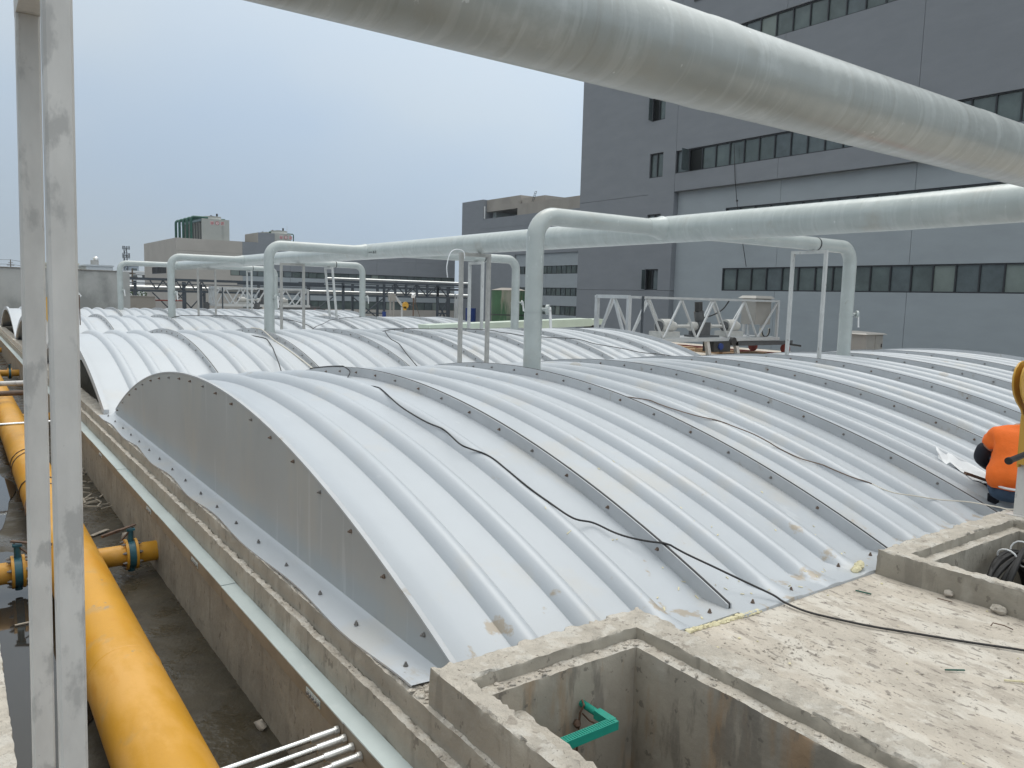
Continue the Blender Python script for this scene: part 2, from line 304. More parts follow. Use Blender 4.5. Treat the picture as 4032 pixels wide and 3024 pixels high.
def rough_box(mb, x0, x1, y0, y1, z0, z1, d=.035, amp=.008, edge=.012, top=0, side=1, seed=0, bottom=False):
    """box made of small quads whose faces are uneven and whose arrises are chipped; top faces take material index top"""
    def disp(p):
        e = 0
        dx = min(p.x-x0, x1-p.x); dy = min(p.y-y0, y1-p.y); dz = z1-p.z
        ds = sorted((dx, dy, dz))
        q = Vector((p.x*14+seed, p.y*14, p.z*14))
        nrm = noise.noise_vector(q)*amp + noise.noise_vector(q*.35)*amp*.8
        near = max(0, 1-(ds[1])/.045)
        c = max(0., noise.noise(Vector((p.x*9, p.y*9, p.z*9+seed)))*1.1+.35)
        cx = (x0+x1)/2; cy = (y0+y1)/2
        inw = Vector((-1 if p.x > cx else 1, -1 if p.y > cy else 1, -1.0))
        if dx > .05: inw.x = 0
        if dy > .05: inw.y = 0
        if dz > .05: inw.z = 0
        return p + nrm + inw*edge*c*near
    def grid(o, u, v, nu, nv, mi):
        mb.mi = mi; P = []
        for i in range(nu+1):
            for j in range(nv+1):
                P.append(tuple(disp(Vector(o)+Vector(u)*(i/nu)+Vector(v)*(j/nv))))
        mb.quad_mesh(P, nu+1, nv+1); mb.mi = 0
    X, Y, Z = x1-x0, y1-y0, z1-z0
    nx = max(2, round(X/d)); ny = max(2, round(Y/d)); nz_ = max(2, min(40, round(Z/d)))
    grid((x0, y0, z1), (X, 0, 0), (0, Y, 0), nx, ny, top)
    grid((x0, y0, z0), (X, 0, 0), (0, 0, Z), nx, nz_, side)
    grid((x0, y1, z0), (X, 0, 0), (0, 0, Z), nx, nz_, side)
    grid((x0, y0, z0), (0, Y, 0), (0, 0, Z), ny, nz_, side)
    grid((x1, y0, z0), (0, Y, 0), (0, 0, Z), ny, nz_, side)

def cell_solid(mb, rects, z0, z1, d, seed=0, amp=.005, edge=.016, top=0, side=1, clip=None):
    """solid made of small cells over a union of rectangles: shared vertices, chipped arrises, uneven faces"""
    X0 = min(r[0] for r in rects); X1 = max(r[1] for r in rects); Y0 = min(r[2] for r in rects); Y1 = max(r[3] for r in rects)
    xs = sorted({r[0] for r in rects} | {r[1] for r in rects}); ys = sorted({r[2] for r in rects} | {r[3] for r in rects})
    def fill(v):
        o = []
        for a, b in zip(v[:-1], v[1:]):
            n = max(1, round((b-a)/d)); o += [a+(b-a)*i/n for i in range(n)]
        return o+[v[-1]]
    gx, gy = fill(xs), fill(ys)
    def ins(x, y): return any(r[0] <= x <= r[1] and r[2] <= y <= r[3] for r in rects)
    cell = {(i, j) for i in range(len(gx)-1) for j in range(len(gy)-1) if ins((gx[i]+gx[i+1])/2, (gy[j]+gy[j+1])/2)}
    nz = max(2, min(30, round((z1-z0)/d/1.2))); zl = [z1-(z1-z0)*(k/nz)**1.35 for k in range(nz+1)]
    idx = {}
    def vert(i, j, k):
        key = (i, j, k)
        if key not in idx:
            x, y, z = gx[i], gy[j], zl[k]
            out = Vector((0, 0, 0)); inside = 0
            for di in (-1, 0):
                for dj in (-1, 0):
                    if (i+di, j+dj) in cell: inside += 1
                    else: out += Vector((di+.5, dj+.5, 0))
            q = Vector((x*22+seed, y*22, z*22)); q2 = Vector((x*6+seed, y*6, z*6)); q3 = Vector((x*55, y*55+seed, z*55))
            p = Vector((x, y, z))+noise.noise_vector(q)*amp*.7+noise.noise_vector(q2)*amp*.9+noise.noise_vector(q3)*amp*.5
            if inside < 4:
                o = out.normalized() if out.length > .01 else Vector((0, 0, 0))
                c = max(0., noise.noise(Vector((x*16, y*16, z*9+seed)))*1.3+noise.noise(Vector((x*47, y*47, seed)))*.8+.25)
                f = max(0, 1-(z1-z)/.05)
                p -= o*edge*c*f
                if k == 0: p.z -= edge*c*.9
            elif k == 0: p.z += amp*.8*noise.noise(q3*1.3)
            idx[key] = len(mb.v); mb.v.append(tuple(p))
        return idx[key]
    for (i, j) in cell:
        mb.f.append((vert(i, j, 0), vert(i+1, j, 0), vert(i+1, j+1, 0), vert(i, j+1, 0))); mb.m.append(top)
        for (di, dj, a, b) in ((-1, 0, (i, j), (i, j+1)), (1, 0, (i+1, j), (i+1, j+1)), (0, -1, (i, j), (i+1, j)), (0, 1, (i, j+1), (i+1, j+1))):
            if (i+di, j+dj) not in cell:
                for k in range(nz):
                    mb.f.append((vert(*a, k), vert(*b, k), vert(*b, k+1), vert(*a, k+1))); mb.m.append(side)

# ================================================================== SETTING
struct('ground', MB().box(-900, 1500, -400, 2200, -5.2, -4.5), M['ground'])
# outer wall of the tanks with its little ledge (left edge of the covers)
w = MB(); cell_solid(w, [(1.53, 1.86, -1.5, 11.22), (1.53, 1.73, 11.22, 15.0)], -1.0, -.004, .028, 3, clip=lambda z: z > -.3)
cell_solid(w, [(1.485, 1.531, -1.5, 15.0)], -1.0, -.112, .0155, 5, .006, .007)
w.mi = 1; w.box(1.487, 1.73, 15.0, 38.2, -4.5, -.115); w.mi = 0; w.box(1.53, 1.73, 15.0, 38.2, -.114, -.004)
w.mi = 1; w.box(1.5, 1.725, -1.5, 15.0, -4.5, -1.001)
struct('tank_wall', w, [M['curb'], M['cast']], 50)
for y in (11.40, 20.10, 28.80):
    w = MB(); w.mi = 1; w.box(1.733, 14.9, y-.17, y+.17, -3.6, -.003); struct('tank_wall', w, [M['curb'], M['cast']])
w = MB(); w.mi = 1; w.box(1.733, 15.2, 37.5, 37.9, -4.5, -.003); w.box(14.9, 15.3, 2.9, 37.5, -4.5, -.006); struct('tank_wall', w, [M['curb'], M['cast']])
struct('tank_water', MB().box(1.733, 14.9, 2.9, 37.5, -3.4, -1.5), M['tankwater'])
struct('tank_deck', MB().box(15.3, 25.5, -6, 60, -4.5, -.06), M['slab'])
# deck slab in front of the covers, pits left open
w = MB()
def slabgrid(x0, x1, y0, y1, d=.05):
    nx = max(2, round((x1-x0)/d)); ny = max(2, round((y1-y0)/d)); P = []
    for i in range(nx+1):
        for j in range(ny+1):
            x = x0+(x1-x0)*i/nx; y = y0+(y1-y0)*j/ny
            P.append((x, y, .004*noise.noise(Vector((x*3, y*1.2, 0)))+.003*noise.noise(Vector((x*13, y*5, 4)))-.003))
    w.quad_mesh(P, nx+1, ny+1)
slabgrid(2.70, 4.80, -2.5, 2.95); slabgrid(1.86, 2.72, 2.55, 2.95); slabgrid(4.78, 16, 2.45, 2.95, .1); slabgrid(6.4, 16, -2.5, 2.46, .12)
struct('concrete_slab', w, M['slab'], 60)
struct('slab_base', MB().box(2.72, 4.76, -2.5, 2.9, -1.6, -.02).box(6.5, 15.3, -2.5, 2.9, -4.5, -.02), M['cast'])
# channel on the left
w = MB(); P = []
for i in range(25):
    for j in range(220):
        x = .10+1.40*i/24; y = -3+47*j/219
        P.append((x, y, -.98+.006*noise.noise(Vector((x*2.2, y*1.1, 0)))+.004*noise.noise(Vector((x*8, y*6, 2)))))
w.quad_mesh(P, 25, 220); struct('channel_floor', w, M['dirtfloor'], 60)
w = MB(); cell_solid(w, [(-.4, .12, 1.2, 5.2)], -.30, 0, .025, 8, .004, .004)
w.mi = 1; w.box(-1.0, .115, 1.2, 5.2, -4.5, -.301); w.box(-1.0, -.401, 1.2, 5.2, -.30, -.004); w.box(-1.0, .115, 5.2, 44, -4.5, -.004)
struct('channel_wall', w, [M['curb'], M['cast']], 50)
def puddle(pts, z):
    m = MB(); m.face([(x, y, z) for x, y in pts]); return struct('puddle', m, M['water'], 0)
def wob(cx, cy, rx, ry, seed, n=40):
    o = []
    for i in range(n):
        a = 2*math.pi*i/n; k = 1+.45*noise.noise(Vector((math.cos(a)*1.6+seed, math.sin(a)*1.6, seed)))
        o.append((min(.98, max(.12, cx+rx*k*math.cos(a))), cy+ry*k*math.sin(a)))
    return o
puddle(wob(.30, 6.8, .34, 2.4, 2.), -.9705); puddle(wob(.25, 11.8, .30, 1.7, 5.), -.9705); puddle(wob(.33, 3.4, .34, 1.0, 7.), -.9705)

# ================================================================== VAULT COVERS
ZC = .93-11.3; RF, RS = 11.3, 11.21; DYF = 4.45
def zarc(dy, r): return ZC+math.sqrt(r*r-dy*dy)
DY0 = math.sqrt(RS*RS-(ZC-.012)**2)
def ysamples(n=64, near=DYF, far=DYF):
    a = [-near, -near+.02, -DY0-.12, -DY0-.06] + [-DY0+2*DY0*i/n for i in range(n+1)] + [DY0+.05, far]
    return a
def xprofile(w, ribs, hw=.078, H=.072, lip=False):
    xs = {0., w}
    for c in ribs:
        for t in (-1.15, -1, -.85, -.65, -.45, -.25, 0, .25, .45, .65, .85, 1, 1.15): xs.add(round(c+t*hw, 4))
    if lip: xs |= {.03, .08, .14, .2}
    out = []
    for x in sorted(v for v in xs if 0 <= v <= w):
        h = 0
        for c in ribs:
            t = (x-c)/hw
            if abs(t) < 1: h = H*(1-t*t)**(.85 if t < 0 else .7)
        if lip and x < .24: h += .082*(1-(x/.24))**1.6
        out.append((x, h))
    return out
def shell_mesh(w, ribs, near=DYF, far=DYF, lip=False, n=64, mat='frp'):
    prof = xprofile(w, ribs, lip=lip); ys = ysamples(n, near, far); m = MB(); P = []
    for x, h in prof:
        for dy in ys:
            ad = abs(dy)
            if ad <= DY0:
                nz = (zarc(dy, RS)-ZC)/RS; ny = dy/RS
                P.append((x, dy+ny*h, zarc(dy, RS)+nz*h))
            else:
                P.append((x, dy, .012+h*max(.12, 1-(ad-DY0)/.22*.95)))
    m.quad_mesh(P, len(prof), len(ys))
    # turned-down rim of the foot so the edge reads as a sheet with thickness
    for s, e in ((-1, near), (1, far)):
        for (xa, ha), (xb, hb) in zip(prof[:-1], prof[1:]):
            m.face([(xa, s*e, .012+ha*.12), (xb, s*e, .012+hb*.12), (xb, s*e, -.004), (xa, s*e, -.004)])
    return m.mesh('panel', M[mat], 42)
def arc_strip(m, x0, x1, r0, r1, near=DYF-.05, far=DYF-.05, n=64, zmin=.0):
    """ring segment between radii r0 < r1 with end faces, thickness along x"""
    ys = [-near+(near+far)*i/n for i in range(n+1)]
    prev = None
    for dy in ys:
        zb = max(zmin, ZC+math.sqrt(max(0, r0*r0-dy*dy))); zt = max(zb+.012, ZC+math.sqrt(r1*r1-dy*dy))
        cur = [(x0, dy, zb), (x1, dy, zb), (x1, dy, zt), (x0, dy, zt)]
        o = len(m.v); m.v += cur
        if prev is not None:
            for i in range(4):
                j = (i+1) % 4; m.f.append((prev+i, prev+j, o+j, o+i)); m.m.append(m.mi)
        else: m.f.append((o, o+1, o+2, o+3)); m.m.append(m.mi)
        prev = o
    m.f.append((prev+3, prev+2, prev+1, prev)); m.m.append(m.mi)
    return m
def bolt_mesh(mat):
    m = MB(); m.cyl((0, 0, 0), (0, 0, .003), .0125, 10); m.cyl((0, 0, .0031), (0, 0, .012), .0095, 6); m.cyl((0, 0, .0121), (0, 0, .021), .0055, 8)
    return m.mesh('bolt', M[mat], 30)
BOLTF = None
BOLT = bolt_mesh('bolt'); BOLTR = bolt_mesh('boltrust')
def bolt_ring(m, x, r, ys):
    """many small bolts, joined, axis along -x"""
    for dy in ys:
        z = ZC+math.sqrt(r*r-dy*dy)
        m.cyl((x, dy, z), (x-.004, dy, z), .014, 8); m.cyl((x-.004, dy, z), (x-.018, dy, z), .0105, 6)
FL = {}
def flange_meshes(key, near, far):
    a = MB(); arc_strip(a, -.016, -.006, RS-.01, RF, near, far); arc_strip(a, .010, .022, RS-.01, RF, near, far)
    g = MB(); arc_strip(g, -.0050, .0085, RS-.01, RF+.004, near, far)
    g2 = MB(); arc_strip(g2, -.0045, .0085, RS-.01, RF+.002, near, far)
    b = MB(); bolt_ring(b, -.014, RF-.045, [-3.85+.43*i for i in range(19)])
    FL[key] = (a.mesh('flange', M['frp_edge'], 30), g.mesh('gasket', M['gasket'], 30), g2.mesh('gasket', M['gasket'], 30), b.mesh('bolts', M['bolt'], 30))
flange_meshes('std', DYF-.05, DYF-.05)
RIB = {1.71: (.46, .86, 1.26), 1.67: (.45, .84, 1.23), 1.19: (.42, .80)}
SH = {}
for row in range(4):
    y0 = 7.05+8.7*row if row == 0 else 15.75+8.7*(row-1)
    x0, pitch = (1.73, 1.71) if row == 0 else (1.65, 1.67)
    lab = ['nearest arched grey fibreglass tank cover, with the closed flat end plate at its left',
           'second arched tank cover from the camera, open dark end just behind the steel posts',
           'third arched tank cover from the camera, behind the second row of pipe risers',
           'farthest arched tank cover, the row in front of the grey concrete wall'][row]
    V = thing('vault_cover', lab, 'tank cover', (x0, y0, 0), 'arched covers over the tank bays')
    nb = 8; x = x0
    for k in range(nb):
        wd = pitch if not (row and k == 7) else 1.19
        near = DYF
        if row == 0: near = [4.46, 4.505, 4.40, 4.45, 4.45, 4.45, 4.45, 4.45][k]
        key = (wd, near, row == 0 and k == 0, row < 2)
        if key not in SH:
            SH[key] = shell_mesh(wd, RIB[wd], near, DYF-.14 if row == 0 else DYF-.14, lip=key[2], n=72 if row == 0 else 48, mat='frp' if row == 0 else 'frp_far')
        p = sub('panel', SH[key], V, (x, y0, 0))
        x += wd
        if k < nb-1:
            fm, gm, gm2, bm = FL['std']
            if row: gm = gm2
            sub('flange', fm, p, (x, y0, 0)); sub('gasket', gm, p, (x, y0, 0))
            if row == 0 and k < 5:
                for i in range(19):
                    dy = -3.85+.43*i + random.uniform(-.03, .03)
                    if dy > 1.6: break
                    z = ZC+math.sqrt((RF-.045)**2-dy*dy)
                    sub('bolt', BOLTR if random.random() < .45 else BOLT, p, (x-.014, y0+dy, z), (0, R(-90), 0))
            else:
                o = sub('bolts', bm, p, (x, y0, 0)); o['kind'] = 'stuff'
            if k == 0 and row: pass
    # free ends
    if row == 0:
        m = MB(); n = 72; pts = []
        ys = [-4.28+8.56*i/n for i in range(n+1)]
        for xx in (-.014, -.004):
            pass
        top = [(dy, ZC+math.sqrt((RF+.002)**2-dy*dy)) for dy in ys]
        poly = [(ys[0], .004)]+top+[(ys[-1], .004)]
        for i in range(n):
            (a, za), (b, zb) = top[i], top[i+1]
            m.hexa([(-.012, a, .004), (-.001, a, .004), (-.001, b, .004), (-.012, b, .004), (-.012, a, za), (-.001, a, za), (-.001, b, zb), (-.012, b, zb)])
        # visible face gets merged vertices
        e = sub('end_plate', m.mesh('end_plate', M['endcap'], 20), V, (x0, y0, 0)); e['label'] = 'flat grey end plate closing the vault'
        m = MB(); arc_strip(m, -.016, .012, RF-.004, RF+.007, 4.28, 4.28, 72); sub('edge_trim', m.mesh('edge_trim', M['frp_edge'], 30), V, (x0, y0, 0))
        for i in range(20):
            dy = -4.05+.43*i+random.uniform(-.03, .03); z = ZC+math.sqrt((RF-.05)**2-dy*dy)
            if z > .03: sub('bolt', BOLTR if i % 3 else BOLT, e, (x0-.012, y0+dy, z), (0, R(-90), 0))
        # foot plate of the end plate, lying on the wall with a wavy outer edge
        m = MB(); P = []; n = 90
        for i in range(n+1):
            dy = -4.22+8.62*i/n; wv = .012*math.sin(dy*4.1)+.010*noise.noise(Vector((dy*1.7, 3, 0)))
            for xx, zz in ((-.002, .055), (-.012, .026), (-.03, .0165), (-.06, .012), (-.12, .012+.004*math.sin(dy*4.1)), (-.192+wv, .012+.008*math.sin(dy*4.1+.6)), (-.192+wv, .002+.008*math.sin(dy*4.1+.6))):
                P.append((xx, dy, zz))
        m.quad_mesh(P, n+1, 7)
        fp = sub('foot_plate', m.mesh('foot_plate', M['frp'], 40), V, (x0, y0, 0))
        for i in range(17):
            sub('bolt', BOLT, fp, (x0-.115, y0-4.02+.512*i+random.uniform(-.03, .03), .014))
        m = MB(); arc_strip(m, -.012, 0, ZC*0+1, RF, 4.3, 4.3, 48, zmin=.02)
        sub('end_plate', m.mesh('end_plate', M['frp_edge'], 20), V, (x+.012, y0, 0))
    else:
        m = MB(); arc_strip(m, -.05, .012, RS-.045, RF-.03, DYF-.2, DYF-.2)
        sub('edge_trim', m.mesh('edge_trim', M['frp_far'], 30), V, (x0, y0, 0))
        m = MB(); arc_strip(m, 0, .012, RS-.01, RF, DYF-.1, DYF-.1); arc_strip(m, -.006, -.001, 1, RS-.012, 4.25, 4.25, 48, zmin=.02)
        sub('end_plate', m.mesh('end_plate', M['frp_edge'], 30), V, (x, y0, 0))
# foot bolts of the nearest bays (on the slab)
for bx, by in ((3.30, 2.67), (3.62, 2.63), (3.98, 2.63), (4.62, 2.72), (5.02, 2.73)):
    b = sub('bolt', BOLTR, bpy.data.objects['vault_cover'], (bx, by, .013))

# inside of the open second cover: baffle and pillar
t = thing('baffle_hood', 'grey sheet hood seen inside the open end of the second cover', 'hood', (2.3, 16.5, -1.5))
MB().hexa([(1.92, 15.3, .40), (2.5, 15.3, .40), (2.5, 18.4, .22), (1.92, 18.4, .22), (1.98, 15.15, .58), (2.5, 15.15, .58), (2.5, 18.4, .40), (1.98, 18.4, .40)]).build('hood_sheet', M['zinc'], t, 0)
MB().box(2.1, 2.5, 15.4, 15.6, -1.5, .399).build('support', M['cast'], t); MB().box(2.1, 2.5, 18.0, 18.2, -1.5, .215).build('support', M['cast'], t)
t = thing('gate_valve', 'green gate valve on a pipe in the dark of the second cover', 'valve', (2.0, 13.4, -1.5))
MB().cyl((2.0, 13.4, -1.5), (2.0, 13.4, -.62), .03, 8).cyl((1.9, 13.4, -.5), (2.5, 13.4, -.5), .035, 8).build('pipe', M['greenpipe'], t)
MB().cyl((2.0, 13.4, -.6), (2.0, 13.4, -.42), .08, 10).cyl((2.0, 13.4, -.40), (2.0, 13.4, -.375), .12, 12).build('valve_body', M['greenpipe'], t)

def smooth_path(P, k=5):
    P = [Vector(p) for p in P]; out = []
    for i in range(len(P)-1):
        p0, p1, p2, p3 = P[max(i-1, 0)], P[i], P[i+1], P[min(i+2, len(P)-1)]
        for j in range(k):
            t = j/k
            out.append(.5*((2*p1)+(p2-p0)*t+(2*p0-5*p1+4*p2-p3)*t*t+(3*p1-p0-3*p2+p3)*t**3))
    return out+[P[-1]]

# ================================================================== DUCTS
def duct_path(x0, y, x1, zc, zb, rb):
    """from the header outwards along x, elbow, down to the cover"""
    s = 1 if x1 > x0 else -1; er = .26
    return [Vector((x0, y, zc)), Vector((x0+(x1-x0)*.35, y, zc)), Vector((x1-s*er-s*.01, y, zc))] + arc3((x1-s*er, y, zc-er), er, R(90), 0, 9, (s, 0, 0), (0, 0, 1)) + [Vector((x1, y, zc-er-.02)), Vector((x1, y, zb))]
H = thing('duct_header', 'long pale green fibreglass header duct with paired risers onto the covers', 'pipe', (7.5, 2.0, 2.6))
HX = 7.5
def hz(y): return 2.607+.012*max(0, 4-y)
m = MB(); ys = [1.2]+[1.6+.5*i for i in range(66)]+[34.6]
m.tube([(HX, y, hz(y)) for y in ys], .170, 32); m.build('header_pipe', M['pipe_y'], H)
for row, y in enumerate((7.05, 15.75, 24.45, 33.15)):
    zc = 2.618
    for s, xr in ((-1, (5.36, 5.25, 5.27, 5.31)[row]), (1, (11.66, 11.40, 11.32, 11.32)[row])):
        m = MB(); m.tube(duct_path(HX+s*.05, y, xr, zc, .80, .1), .102, 24)
        # saddle where the branch meets the header, coupling sleeve, foot collar
        br = m.build('branch_duct', M['pipe'], H)
        m = MB(); m.tube([(HX+s*.15, y, zc), (HX+s*.26, y, zc), (HX+s*.40, y, zc)], [.150, .118, .104], 24); m.build('saddle', M['pipe_y'], br)
        m = MB(); m.cyl((xr, y, 1.36), (xr, y, 1.53), .1045, 24); m.build('sleeve', M['pipe'], br); m = MB(); m.cyl((xr, y, .78), (xr, y, .92), .1055, 24); m.build('foot_collar', M['pipe'], br)
        if s > 0: m = MB(); m.cyl((xr-.95, y, zc), (xr-.975, y, zc), .1055, 24); m.build('joint_band', M['gasket'], br)
        # butterfly damper: hub disc and lever
        d = Vector((.62, -.78, 0)) if s < 0 else Vector((.80, -.60, 0))
        c = Vector((xr, y, 1.57))
        m = MB(); m.cyl(c+d*.09, c+d*.155, .022, 10); m.cyl(c+d*.15, c+d*.185, .058, 18); vv = m.build('damper_hub', M['pipe'], H)
        m = MB(); m.bar(c+d*.19+Vector((0, 0, .03)), c+d*.20+Vector((.012, 0, -.21)), .03, .014); m.cyl(c+d*.184, c+d*.204, .014, 8); m.build('lever', M['white'], vv)
        m = MB(); m.cyl((xr, y, 1.54), (xr, y, 1.575), .107, 24); m.build('damper_ring', M['pipe'], br)
BP = thing('duct_pipe', 'large fibreglass duct crossing diagonally overhead across the whole top of the view', 'pipe', (3, 2.26, 2.67))
m = MB(); m.tube([(-3+.25*i, 2.28, 2.685) for i in range(43)], .178, 48); m.build('pipe_wall', M['pipe_x'], BP)
for xx in (2.55, 4.9):
    m = MB(); m.tube([(xx-.05, 2.28, 2.685), (xx, 2.28, 2.685), (xx+.12, 2.28, 2.685), (xx+.17, 2.28, 2.685)], [.1775, .1805, .1805, .1775], 48); m.build('winding_band', M['pipe_x'], BP)

m = MB()
for a, b in (((15.93, 2.610), (15.86, 2.603)), ((15.86, 2.603), (15.90, 2.56)), ((15.66, 2.60), (15.66, 2.55)), ((15.52, 2.572), (15.36, 2.572)), ((15.28, 2.60), (15.30, 2.545)), ((15.20, 2.60), (15.22, 2.545))): m.bar((7.327, a[0], a[1]), (7.327, b[0], b[1]), .010, .008, (1, 0, 0))
m.build('pipe_marking', M['frame'], H, 0)
m = MB(); m.tube(smooth_path([(6.79, 11.33, 2.00), (6.77, 11.33, 2.18), (6.82, 11.33, 2.38), (6.90, 11.33, 2.46), (7.01, 11.33, 2.475), (7.10, 11.33, 2.44), (7.12, 11.33, 2.33)]), .008, 6); tag(m.build('strap', M['clothwhite']), 'white strap end curling over the nearest stand under the header duct', 'strap')
# steel stands
def stand(xa, xb, ya, yb, zt, zb, w, mat, label, group='steel stands under the ducts', lean=0.):
    t = thing('pipe_stand', label, 'stand', ((xa+xb)/2, (ya+yb)/2, zb), group)
    for x, y in ((xa, ya), (xb, yb)):
        m = MB(); m.bar((x+lean, y, zb), (x, y, zt-w), w, w, (0, 1, 0)) if lean else m.box(x-w/2, x+w/2, y-w/2, y+w/2, zb, zt-w-.001)
        lg = m.build('leg', M[mat], t)
    dx, dy = (xb-xa), (yb-ya); l = math.hypot(dx, dy); ux, uy = dx/l*w/2, dy/l*w/2
    m = MB(); m.bar((xa-ux, ya-uy, zt-w/2), (xb+ux, yb+uy, zt-w/2), w, w); m.build('top_bar', M[mat], t)
    return t
t = thing('pipe_stand', 'tall stainless steel portal stand close to the camera at the left edge', 'stand', (.21, 2.3, -.98), 'steel stands under the ducts')
PW = .0575
def sq_tube(m, a, b, w, ch=.006):
    h = w/2; c = ch
    poly = [(-h+c, -h), (h-c, -h), (h, -h+c), (h, h-c), (h-c, h), (-h+c, h), (-h, h-c), (-h, -h+c)]
    o = len(m.v); a = Vector(a); b = Vector(b)
    for p in (a, b):
        m.v += [(p.x+u, p.y+v, p.z) for u, v in poly]
    n = 8
    for i in range(n):
        j = (i+1) % n; m.f.append((o+i, o+j, o+n+j, o+n+i)); m.m.append(0)
    m.f.append(tuple(o+i for i in range(n-1, -1, -1))); m.m.append(0); m.f.append(tuple(o+n+i for i in range(n))); m.m.append(0)
m = MB(); sq_tube(m, (.150, 2.63, -.98), (.208, 2.63, 2.437), PW); m.build('leg', M['stand'], t)
m = MB(); sq_tube(m, (.172, 2.035, -.98), (.218, 2.035, 2.437), PW); m.build('leg', M['stand'], t)
m = MB(); m.hexa([(.179, 2.0, 2.438), (.2365, 2.0, 2.438), (.2365, 2.66, 2.438), (.179, 2.66, 2.438), (.179, 2.0, 2.4955), (.2365, 2.0, 2.4955), (.2365, 2.66, 2.4955), (.179, 2.66, 2.4955)]); m.build('top_bar', M['stand'], t)
stand(7.10, 7.66, 11.4, 11.4, 2.434, -.004, .060, 'stand_mid', 'stainless two-leg stand under the header duct, nearest one between the covers')
stand(7.02, 7.62, 20.1, 20.1, 2.434, -.004, .060, 'stand_mid', 'stainless two-leg stand under the header duct, just right of the second riser')
stand(7.09, 7.68, 28.8, 28.8, 2.434, -.004, .060, 'stand_mid', 'stainless two-leg stand under the header duct, right of the third riser')
stand(10.6, 10.6, 6.80, 7.36, 2.514, .80, .046, 'stand_white', 'white painted stand on the nearest cover beside its right riser')
stand(10.22, 10.22, 15.46, 16.02, 2.514, .82, .060, 'stand_white', 'white painted stand on the second cover in front of the green tank')
stand(10.12, 10.12, 24.15, 24.72, 2.514, .82, .060, 'stand_white', 'leaning white two-leg stand on the third cover', lean=.16)
stand(10.22, 10.22, 32.85, 33.45, 2.514, .82, .060, 'stand_white', 'white stand on the farthest cover, left of the second riser pipe in view')

# ================================================================== YELLOW PIPES
YP = thing('yellow_pipe', 'thick yellow enamelled main pipe running along the channel at the lower left', 'pipe', (.77, 2, -.98))
m = MB(); m.tube([(.77, -2+.4*i, -.70) for i in range(116)], .215, 40); m.build('main_pipe', M['yellow'], YP)
for yy in (5.05, 8.9, 2.4):
    m = MB(); m.tube([(.77, yy-.006, -.70), (.77, yy, -.70), (.77, yy+.006, -.70)], [.2155, .2185, .2155], 40); m.build('weld_bead', M['yellow'], YP)
for yy in (3.2, 10.5, 18, 26, 34): MB().box(.62, .92, yy-.1, yy+.1, -.975, -.86).build('saddle_block', M['cast'], YP)
for bi, by in enumerate((7.75, 16.8, 25.75, 34.9)):
    bz = -.77
    m = MB(); m.cyl((.9, by, bz), (1.52, by, bz), .093, 28); br = m.build('branch_pipe', M['yellow'], YP)
    m = MB(); m.cyl((.64, by, bz), (.05, by, bz), .093, 28); bl = m.build('branch_pipe', M['yellow'], YP)
    for cx, br_ in ((1.265, br), (.375, bl)):
        for s in (-1, 1):
            m = MB(); m.cyl((cx+s*.030, by, bz), (cx+s*.052, by, bz), .142, 28); m.build('pipe_flange', M['yellow'], br_)
        m = MB(); m.cyl((cx-.029, by, bz), (cx+.029, by, bz), .128, 28)
        m.cyl((cx, by, bz+.12), (cx, by, bz+.23), .026, 12); m.box(cx-.035, cx+.035, by-.035, by+.035, bz+.228, bz+.245); m.cyl((cx, by, bz-.12), (cx, by, bz-.16), .03, 10)
        v = m.build('butterfly_valve', M['blue_valve'], YP)
        m = MB(); a = Vector((cx, by, bz+.265)); d = Vector((-.75, -.45, -.05)).normalized() if cx > .7 else Vector((.75, -.55, -.05)).normalized()
        m.bar(a-d*.05, a+d*.13, .032, .012); m.bar(a+d*.12, a+d*.30, .026, .022); m.bar(a-d*.03+Vector((0, 0, -.02)), a+d*.10+Vector((0, 0, -.10)), .012, .012)
        m.build('lever_handle', M['rust'], v)
        if bi == 0:
            for k in range(8):
                ang = 2*math.pi*(k+.5)/8; q = Vector((0, math.cos(ang), math.sin(ang)))*.118
                m = MB(); p = Vector((cx, by, bz))+q
                m.cyl(p+Vector((-.085, 0, 0)), p+Vector((.085, 0, 0)), .007, 6); m.cyl(p+Vector((-.072, 0, 0)), p+Vector((-.053, 0, 0)), .014, 6); m.cyl(p+Vector((.053, 0, 0)), p+Vector((.072, 0, 0)), .014, 6)
                m.build('bolt', M['bolt'], v)
tw = thing('tie_wire', 'dark wire wound loosely round the thick yellow pipe', 'wire', (.77, 10.2, -.6))
for k, (yy, sl) in enumerate(((9.6, .45), (10.3, -.35), (11.9, .15), (12.1, .05))):
    m = MB(); m.tube([(.77+.222*math.cos(R(-10+20*i)), yy+sl*math.sin(i*.35+k)*.5, -.70+.222*math.sin(R(-10+20*i))) for i in range(11)], .008, 6); m.build('wire_turn', M['brownwire'], tw)

